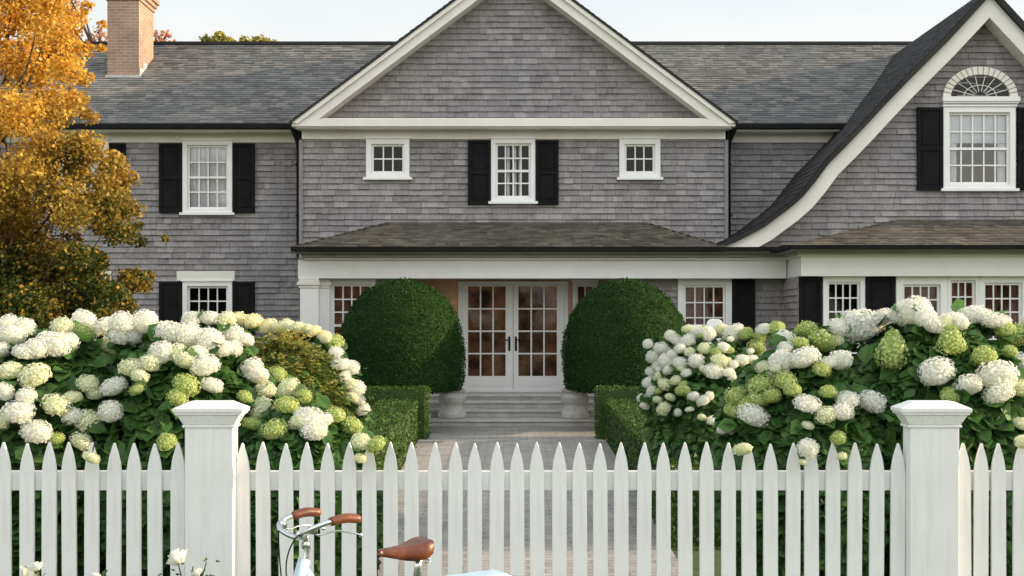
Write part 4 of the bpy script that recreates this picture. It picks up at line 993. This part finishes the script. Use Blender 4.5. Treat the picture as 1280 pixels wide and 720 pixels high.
mb = MB(); mb.box(.345, .455, -.042, .042, .645, .672)
for s in (-1, 1): mb.tube([(.405, s*.04, .66), (.445, s*.05, .52), (.50, s*.052, .42), (FX, s*.052, R_)], [.015, .014, .012, .010], 8)
part(mb, 'fork', 'bikepaint', smooth=True)
mb = MB(); mb.tube([ht+Vector((0, 0, .0)), (.322, 0, .90), (.33, 0, .955)], .0125, 10); mb.tube([(.33, 0, .95), (.37, 0, .962)], .017, 10, smooth=False)
mb.ring((.335, 0, .85), (.2, 0, 1), .018, .006, 16, 6); mb.tube([(.318, 0, .915), (.34, 0, .918)], .019, 10, smooth=False)
part(mb, 'stem', 'metal', smooth=True)
mb = MB(); hbz = .95
for s in (-1, 1):
    mb.tube([(.37, 0, hbz), (.38, s*.05, hbz+.008), (.39, s*.105, hbz+.026), (.37, s*.15, hbz+.048), (.315, s*.168, hbz+.068), (.23, s*.172, hbz+.076), (.18, s*.174, hbz+.071)], .0112, 10)
hbar = part(mb, 'handlebar', 'metal', smooth=True); hbar.rotation_euler.x = .05; hbar.location.y = .0475
for s in (-1, 1):
    mb = MB(); mb.tube([(.305, s*.168, hbz+.069), (.296, s*.168, hbz+.071), (.24, s*.172, hbz+.079), (.19, s*.174, hbz+.073), (.177, s*.174, hbz+.071)], [.013, .0185, .0195, .0185, .012], 12)
    part(mb, 'grip', 'leather', hbar, smooth=True)
    mb = MB(); mb.tube([(.365, s*.14, hbz+.038), (.34, s*.14, hbz+.02), (.27, s*.15, hbz+.03), (.20, s*.16, hbz+.016), (.17, s*.163, hbz+.006)], [.008, .007, .006, .006, .006], 8, flat=.6)
    mb.box(.35, .378, s*.14-.012, s*.14+.012, hbz+.026, hbz+.058); mb.ell((.168, s*.163, hbz+.005), (.009, .007, .009), 10, 8)
    part(mb, 'brake_lever', 'metal', hbar, smooth=True)
    mb = MB(); mb.tube([(.375, s*.135, hbz+.035), (.41, s*.08, hbz+.01), (.43, s*.03, .86), (.42, s*.025, .70)], .0028, 6); part(mb, 'cable', 'black', hbar, smooth=True)
mb = MB(); mb.tube([stt, (-.20, 0, .84)], .017, 12, smooth=False); mb.tube([(-.186, 0, .69), (-.19, 0, .715)], .021, 12, smooth=False); mb.box(-.235, -.19, -.022, .022, .825, .85)
part(mb, 'seat_post', 'metal', smooth=True)
# saddle: lofted sections from nose to rear
mb = MB(); secs = [(-.01, .018, .884, .020), (-.03, .026, .888, .034), (-.09, .034, .889, .048), (-.15, .052, .891, .062), (-.20, .082, .897, .072), (-.245, .098, .908, .072), (-.28, .098, .914, .060), (-.30, .075, .912, .040)]
n0 = len(mb.v); K = 16
for (x, w, z, dpt) in [(q[0]*.8+.005, q[1]*.92, q[2]-.024, q[3]*.9) for q in secs]:
    for k in range(K):
        t = k/(K-1); a = math.pi*t; yy = -math.cos(a)*w; top = math.sin(a)
        zz = z-dpt*(1-min(1, top*1.5)**.7); mb.v.append((x, yy*(1-.12*(1-top)), zz))
for i in range(len(secs)-1):
    for k in range(K-1): mb.f.append((n0+i*K+k, n0+i*K+k+1, n0+(i+1)*K+k+1, n0+(i+1)*K+k))
    mb.f.append((n0+i*K+K-1, n0+i*K, n0+(i+1)*K, n0+(i+1)*K+K-1))
mb.f.append(tuple(n0+k for k in range(K))); mb.f.append(tuple(n0+(len(secs)-1)*K+k for k in range(K))[::-1])
sad = part(mb, 'saddle', 'leather', smooth=True)
mb = MB()
for s in (-1, 1):
    mb.tube([(-.04, s*.012, .855), (-.12, s*.02, .838), (-.17, s*.022, .838), (-.215, s*.05, .85)], .0035, 6)
    mb.tube([(-.255, s*.05, .845+.004*i+.0) if False else (-.212+.012*math.cos(i*.9), s*.045+.012*math.sin(i*.9), .795+.002*i) for i in range(28)], .003, 5, smooth=False)
part(mb, 'spring', 'metal', sad, smooth=True)
# rear carrier
mb = MB(); rz_ = .675
mb.tube([(-.24, -.05, rz_-.02), (-.30, -.062, rz_), (-.65, -.062, rz_), (-.68, 0, rz_), (-.65, .062, rz_), (-.30, .062, rz_), (-.24, .05, rz_-.02)], .008, 8)
for x in (-.36, -.44, -.52, -.58, -.64): mb.tube([(x, -.062, rz_), (x, .062, rz_)], .005, 6, smooth=False)
for s in (-1, 1): mb.tube([(RX, s*.065, R_), (-.56, s*.066, rz_)], .0055, 6, smooth=False); mb.tube([(-.24, s*.05, rz_-.02), (-.19, s*.02, .66)], .0055, 6, smooth=False)
car = part(mb, 'carrier', 'metal', smooth=True)
mb = MB(); mb.box(-.62, -.30, -.06, .06, rz_+.009, rz_+.032); part(mb, 'carrier_deck', 'bikewhite', bevel=.008)
# drive train, pedals, stand
mb = MB(); mb.ring((-.08, .055, .29), (0, 1, 0), .085, .006, 36, 6)
for i in range(5): a = i*1.2566; mb.tube([(-.08, .055, .29), (-.08+.08*math.cos(a), .055, .29+.08*math.sin(a))], .006, 5, smooth=False)
mb.tube([(-.08, .07, .29), (-.02, .085, .13)], .009, 8, smooth=False); mb.tube([(-.08, -.07, .29), (-.14, -.085, .45)], .009, 8, smooth=False); mb.tube([(-.08, -.07, .29), (-.08, .07, .29)], .009, 8, smooth=False)
mb.ring((RX, .055, R_), (0, 1, 0), .035, .005, 20, 6); mb.tube([(-.08, .055, .375), (RX, .055, R_+.035)], .003, 5, smooth=False); mb.tube([(-.08, .055, .205), (RX, .055, R_-.035)], .003, 5, smooth=False)
crk = part(mb, 'crank', 'metal', smooth=True)
for (x, y, z) in ((-.02, .13, .13), (-.14, -.13, .45)):
    mb = MB(); mb.box(x-.045, x+.045, y-.045, y+.045, z-.012, z+.012); part(mb, 'pedal', 'rubber', crk, bevel=.004)
mb = MB(); mb.tube([(-.12, .04, .27), (-.20, .14, .0)], .009, 8, smooth=False); part(mb, 'kickstand', 'metal', smooth=True)

# ------------------------------------------------------------------ white roses in front of the fence
def rose_mesh():
    mb = MB(); r = np.random.default_rng(5)
    for ringi, (nr, rad, tilt) in enumerate(((3, .25, .2), (5, .5, .5), (6, .75, .85), (7, .95, 1.15))):
        for k in range(nr):
            a = 2*math.pi*k/nr+ringi*.5; G = 5; n = len(mb.v); w = rad*math.pi/nr*1.5
            for i in range(G):
                for j in range(G):
                    s, t = i/(G-1)-.5, j/(G-1)
                    rr = rad*(.35+.65*math.sin(t*1.4))*(.9+.1*math.cos(s*3)); z = t*1.05-rad*.35-.12*(t**3)*rad*3*(1 if ringi > 1 else .3)
                    aa = a+s*w/rad*1.25*(.4+.6*math.sin(t*2.3)); mb.v.append((rr*math.cos(aa), rr*math.sin(aa), z*.9-.25))
            for i in range(G-1):
                for j in range(G-1): mb.f.append((n+i*G+j, n+i*G+j+1, n+(i+1)*G+j+1, n+(i+1)*G+j))
    mb.ell((0, 0, -.05), (.45, .45, .5), 14, 10)
    o = mb.build('rose_tmp', 'petal_white', smooth=True); me = o.data; bpy.data.objects.remove(o); me.name = 'flower'; return me
RM = rose_mesh()
def rosebush(X, Y, label, blooms, extra):
    root = empty('rose_bush', (X, Y, 0), label, 'rose bush', 'white rose bushes in front of the picket fence')
    sm = MB(); lv = MB(); P, N = [], []
    tips = [Vector((WX(b[0], Y), Y, WZ(b[1], Y))) for b in blooms]+[Vector((X+e[0], Y+e[1], e[2])) for e in extra]
    for i, tp in enumerate(tips):
        b = Vector((X+random.uniform(-.04, .04), Y+random.uniform(-.03, .03), 0)); md = b.lerp(tp, .5)+Vector((random.uniform(-.05, .05), 0, .03))
        sm.tube([b, md, tp], [.006, .004, .0025], 6)
        for t in np.linspace(.25, .96, 12):
            q = b.lerp(md, t*2) if t < .5 else md.lerp(tp, t*2-1)
            for _ in range(4): P.append(np.array(q)+rng.normal(size=3)*.028); N.append(np.array([0, -.3, .7])+rng.normal(size=3)*.6)
    add_leaves(lv, P, N, rng.uniform(.022, .042, len(P)), aspect=.65, fold=.08, six=True)
    sm.build('stem', 'rose_leaf', root); lv.build('foliage', 'rose_leaf', root)
    for (x, y, d), tp in zip(blooms, tips):
        o = bpy.data.objects.new('flower', RM); COL.objects.link(o); o.parent = root; o.location = tp-root.location
        s = d*Y/F/2*1.25; o.scale = (s, s, s); o.rotation_euler = (random.uniform(.3, .7), random.uniform(-.3, .3), random.random()*6)
rosebush(WX(232, 5.55), 5.55, 'white rose bush with one round bloom in front of the post nearer the bicycle', [(221, 697, 27), (246, 716, 13)], [(.02, .05, .74), (-.1, .02, .70), (.09, .0, .77)])
rosebush(WX(38, 5.6), 5.6, 'low rose bush with creamy blooms in the bottom corner below the pickets', [(36, 716, 25), (46, 708, 15), (18, 738, 20)], [(.05, .05, .66), (-.1, .02, .6)])
rosebush(WX(120, 5.6), 5.6, 'rose bush with a single small white bud between the two other rose bushes', [(121, 721, 12)], [(.05, .05, .62), (-.08, .02, .6)])

# white garden chair back peeping over the hydrangeas
cyy = 19.5; cxx = WX(896, cyy)
root = empty('garden_chair', (cxx, cyy, 0), 'white rounded garden chair showing above the small-headed hydrangea, below the window', 'chair')
zt_ = WZ(399, cyy)
def rr_prism(w, z0, z1, y0, y1, rad=.07):
    pts = [(cxx-w, z0), (cxx+w, z0)]
    for a in np.linspace(0, math.pi/2, 6): pts.append((cxx+w-rad+rad*math.cos(a), z1-rad+rad*math.sin(a)))
    for a in np.linspace(math.pi/2, math.pi, 6): pts.append((cxx-w+rad+rad*math.cos(a), z1-rad+rad*math.sin(a)))
    mb = MB(); mb.prism(pts, y0, y1); return mb
rr_prism(.12, zt_-.62, zt_, cyy+.2, cyy+.24).build('backrest', 'white', root, bevel=.01)
mb = MB(); mb.box(cxx-.22, cxx+.22, cyy-.2, cyy+.22, zt_-.70, zt_-.63); mb.build('seat', 'white', root, bevel=.01)
for a in (-.19, .19):
    for b in (-.17, .19): mb = MB(); mb.box(cxx+a-.02, cxx+a+.02, cyy+b-.02, cyy+b+.02, 0, zt_-.701); mb.build('leg', 'white', root)

# ------------------------------------------------------------------ light, sky, camera
SUN_EL, SUN_AZ = math.radians(15), math.radians(89)       # azimuth clockwise from +Y
sd = Vector((math.sin(SUN_AZ)*math.cos(SUN_EL), math.cos(SUN_AZ)*math.cos(SUN_EL), math.sin(SUN_EL)))
w = bpy.data.worlds.new('World'); S.world = w; w.use_nodes = True; nt = w.node_tree
sky = nt.nodes.new('ShaderNodeTexSky'); sky.sky_type = 'NISHITA'; sky.sun_disc = False
sky.sun_elevation = SUN_EL; sky.sun_rotation = SUN_AZ; sky.air_density = 1.0; sky.dust_density = 3; sky.ozone_density = 1.0
tc = nt.nodes.new('ShaderNodeTexCoord'); sp = nt.nodes.new('ShaderNodeSeparateXYZ'); nt.links.new(tc.outputs['Generated'], sp.inputs[0])
veil = ramp(nt, sp.outputs[2], [(0.0, (3.3, 3.05, 2.7)), (0.19, (3.3, 3.12, 2.85)), (0.26, (2.8, 2.93, 2.97)), (1.0, (2.8, 2.85, 2.9))])   # thin bright cloud, paler at the horizon
cn = noise(nt, 2.6, 5, 'Generated', 0.55, (1, 1, 3.5))
veil = mixc(nt, 1.0, veil, ramp(nt, cn, [(0.35, (0.92, 0.95, 0.98)), (0.65, (1.06, 1.05, 1.03))]), 'MULTIPLY')
mr = nt.nodes.new('ShaderNodeMapRange'); mr.inputs[1].default_value = 0.3; mr.inputs[2].default_value = -0.8; mr.inputs[3].default_value = 1.0; mr.inputs[4].default_value = 2.1
nt.links.new(sp.outputs[1], mr.inputs[0])                                    # added sky brightness behind the camera, to lift light on facade and fence
vm = nt.nodes.new('ShaderNodeVectorMath'); vm.operation = 'SCALE'; nt.links.new(veil, vm.inputs[0]); nt.links.new(mr.outputs[0], vm.inputs['Scale'])
mx = mixc(nt, 0.82, sky.outputs[0], vm.outputs[0]); nt.links.new(mx, nt.nodes['Background'].inputs[0])
nt.nodes['Background'].inputs[1].default_value = 0.15
l = bpy.data.lights.new('sun', 'SUN'); l.energy = 3.4; l.angle = math.radians(0.6); l.color = (1, .77, .52)
lo = bpy.data.objects.new('sun', l); COL.objects.link(lo); lo.rotation_euler = sd.to_track_quat('Z', 'Y').to_euler()
cam = bpy.data.cameras.new('camera'); cam.sensor_width = 36; cam.lens = 45; cam.shift_y = 45/1280; cam.clip_end = 3000
co = bpy.data.objects.new('camera', cam); COL.objects.link(co); co.location = (0, 0, EYE); co.rotation_euler = (math.pi/2, 0, 0)
S.camera = co
S.view_settings.view_transform = 'Standard'; S.view_settings.look = 'None'; S.view_settings.exposure = 1.12; S.view_settings.gamma = 1
S.cycles.max_bounces = 9; S.cycles.transparent_max_bounces = 8
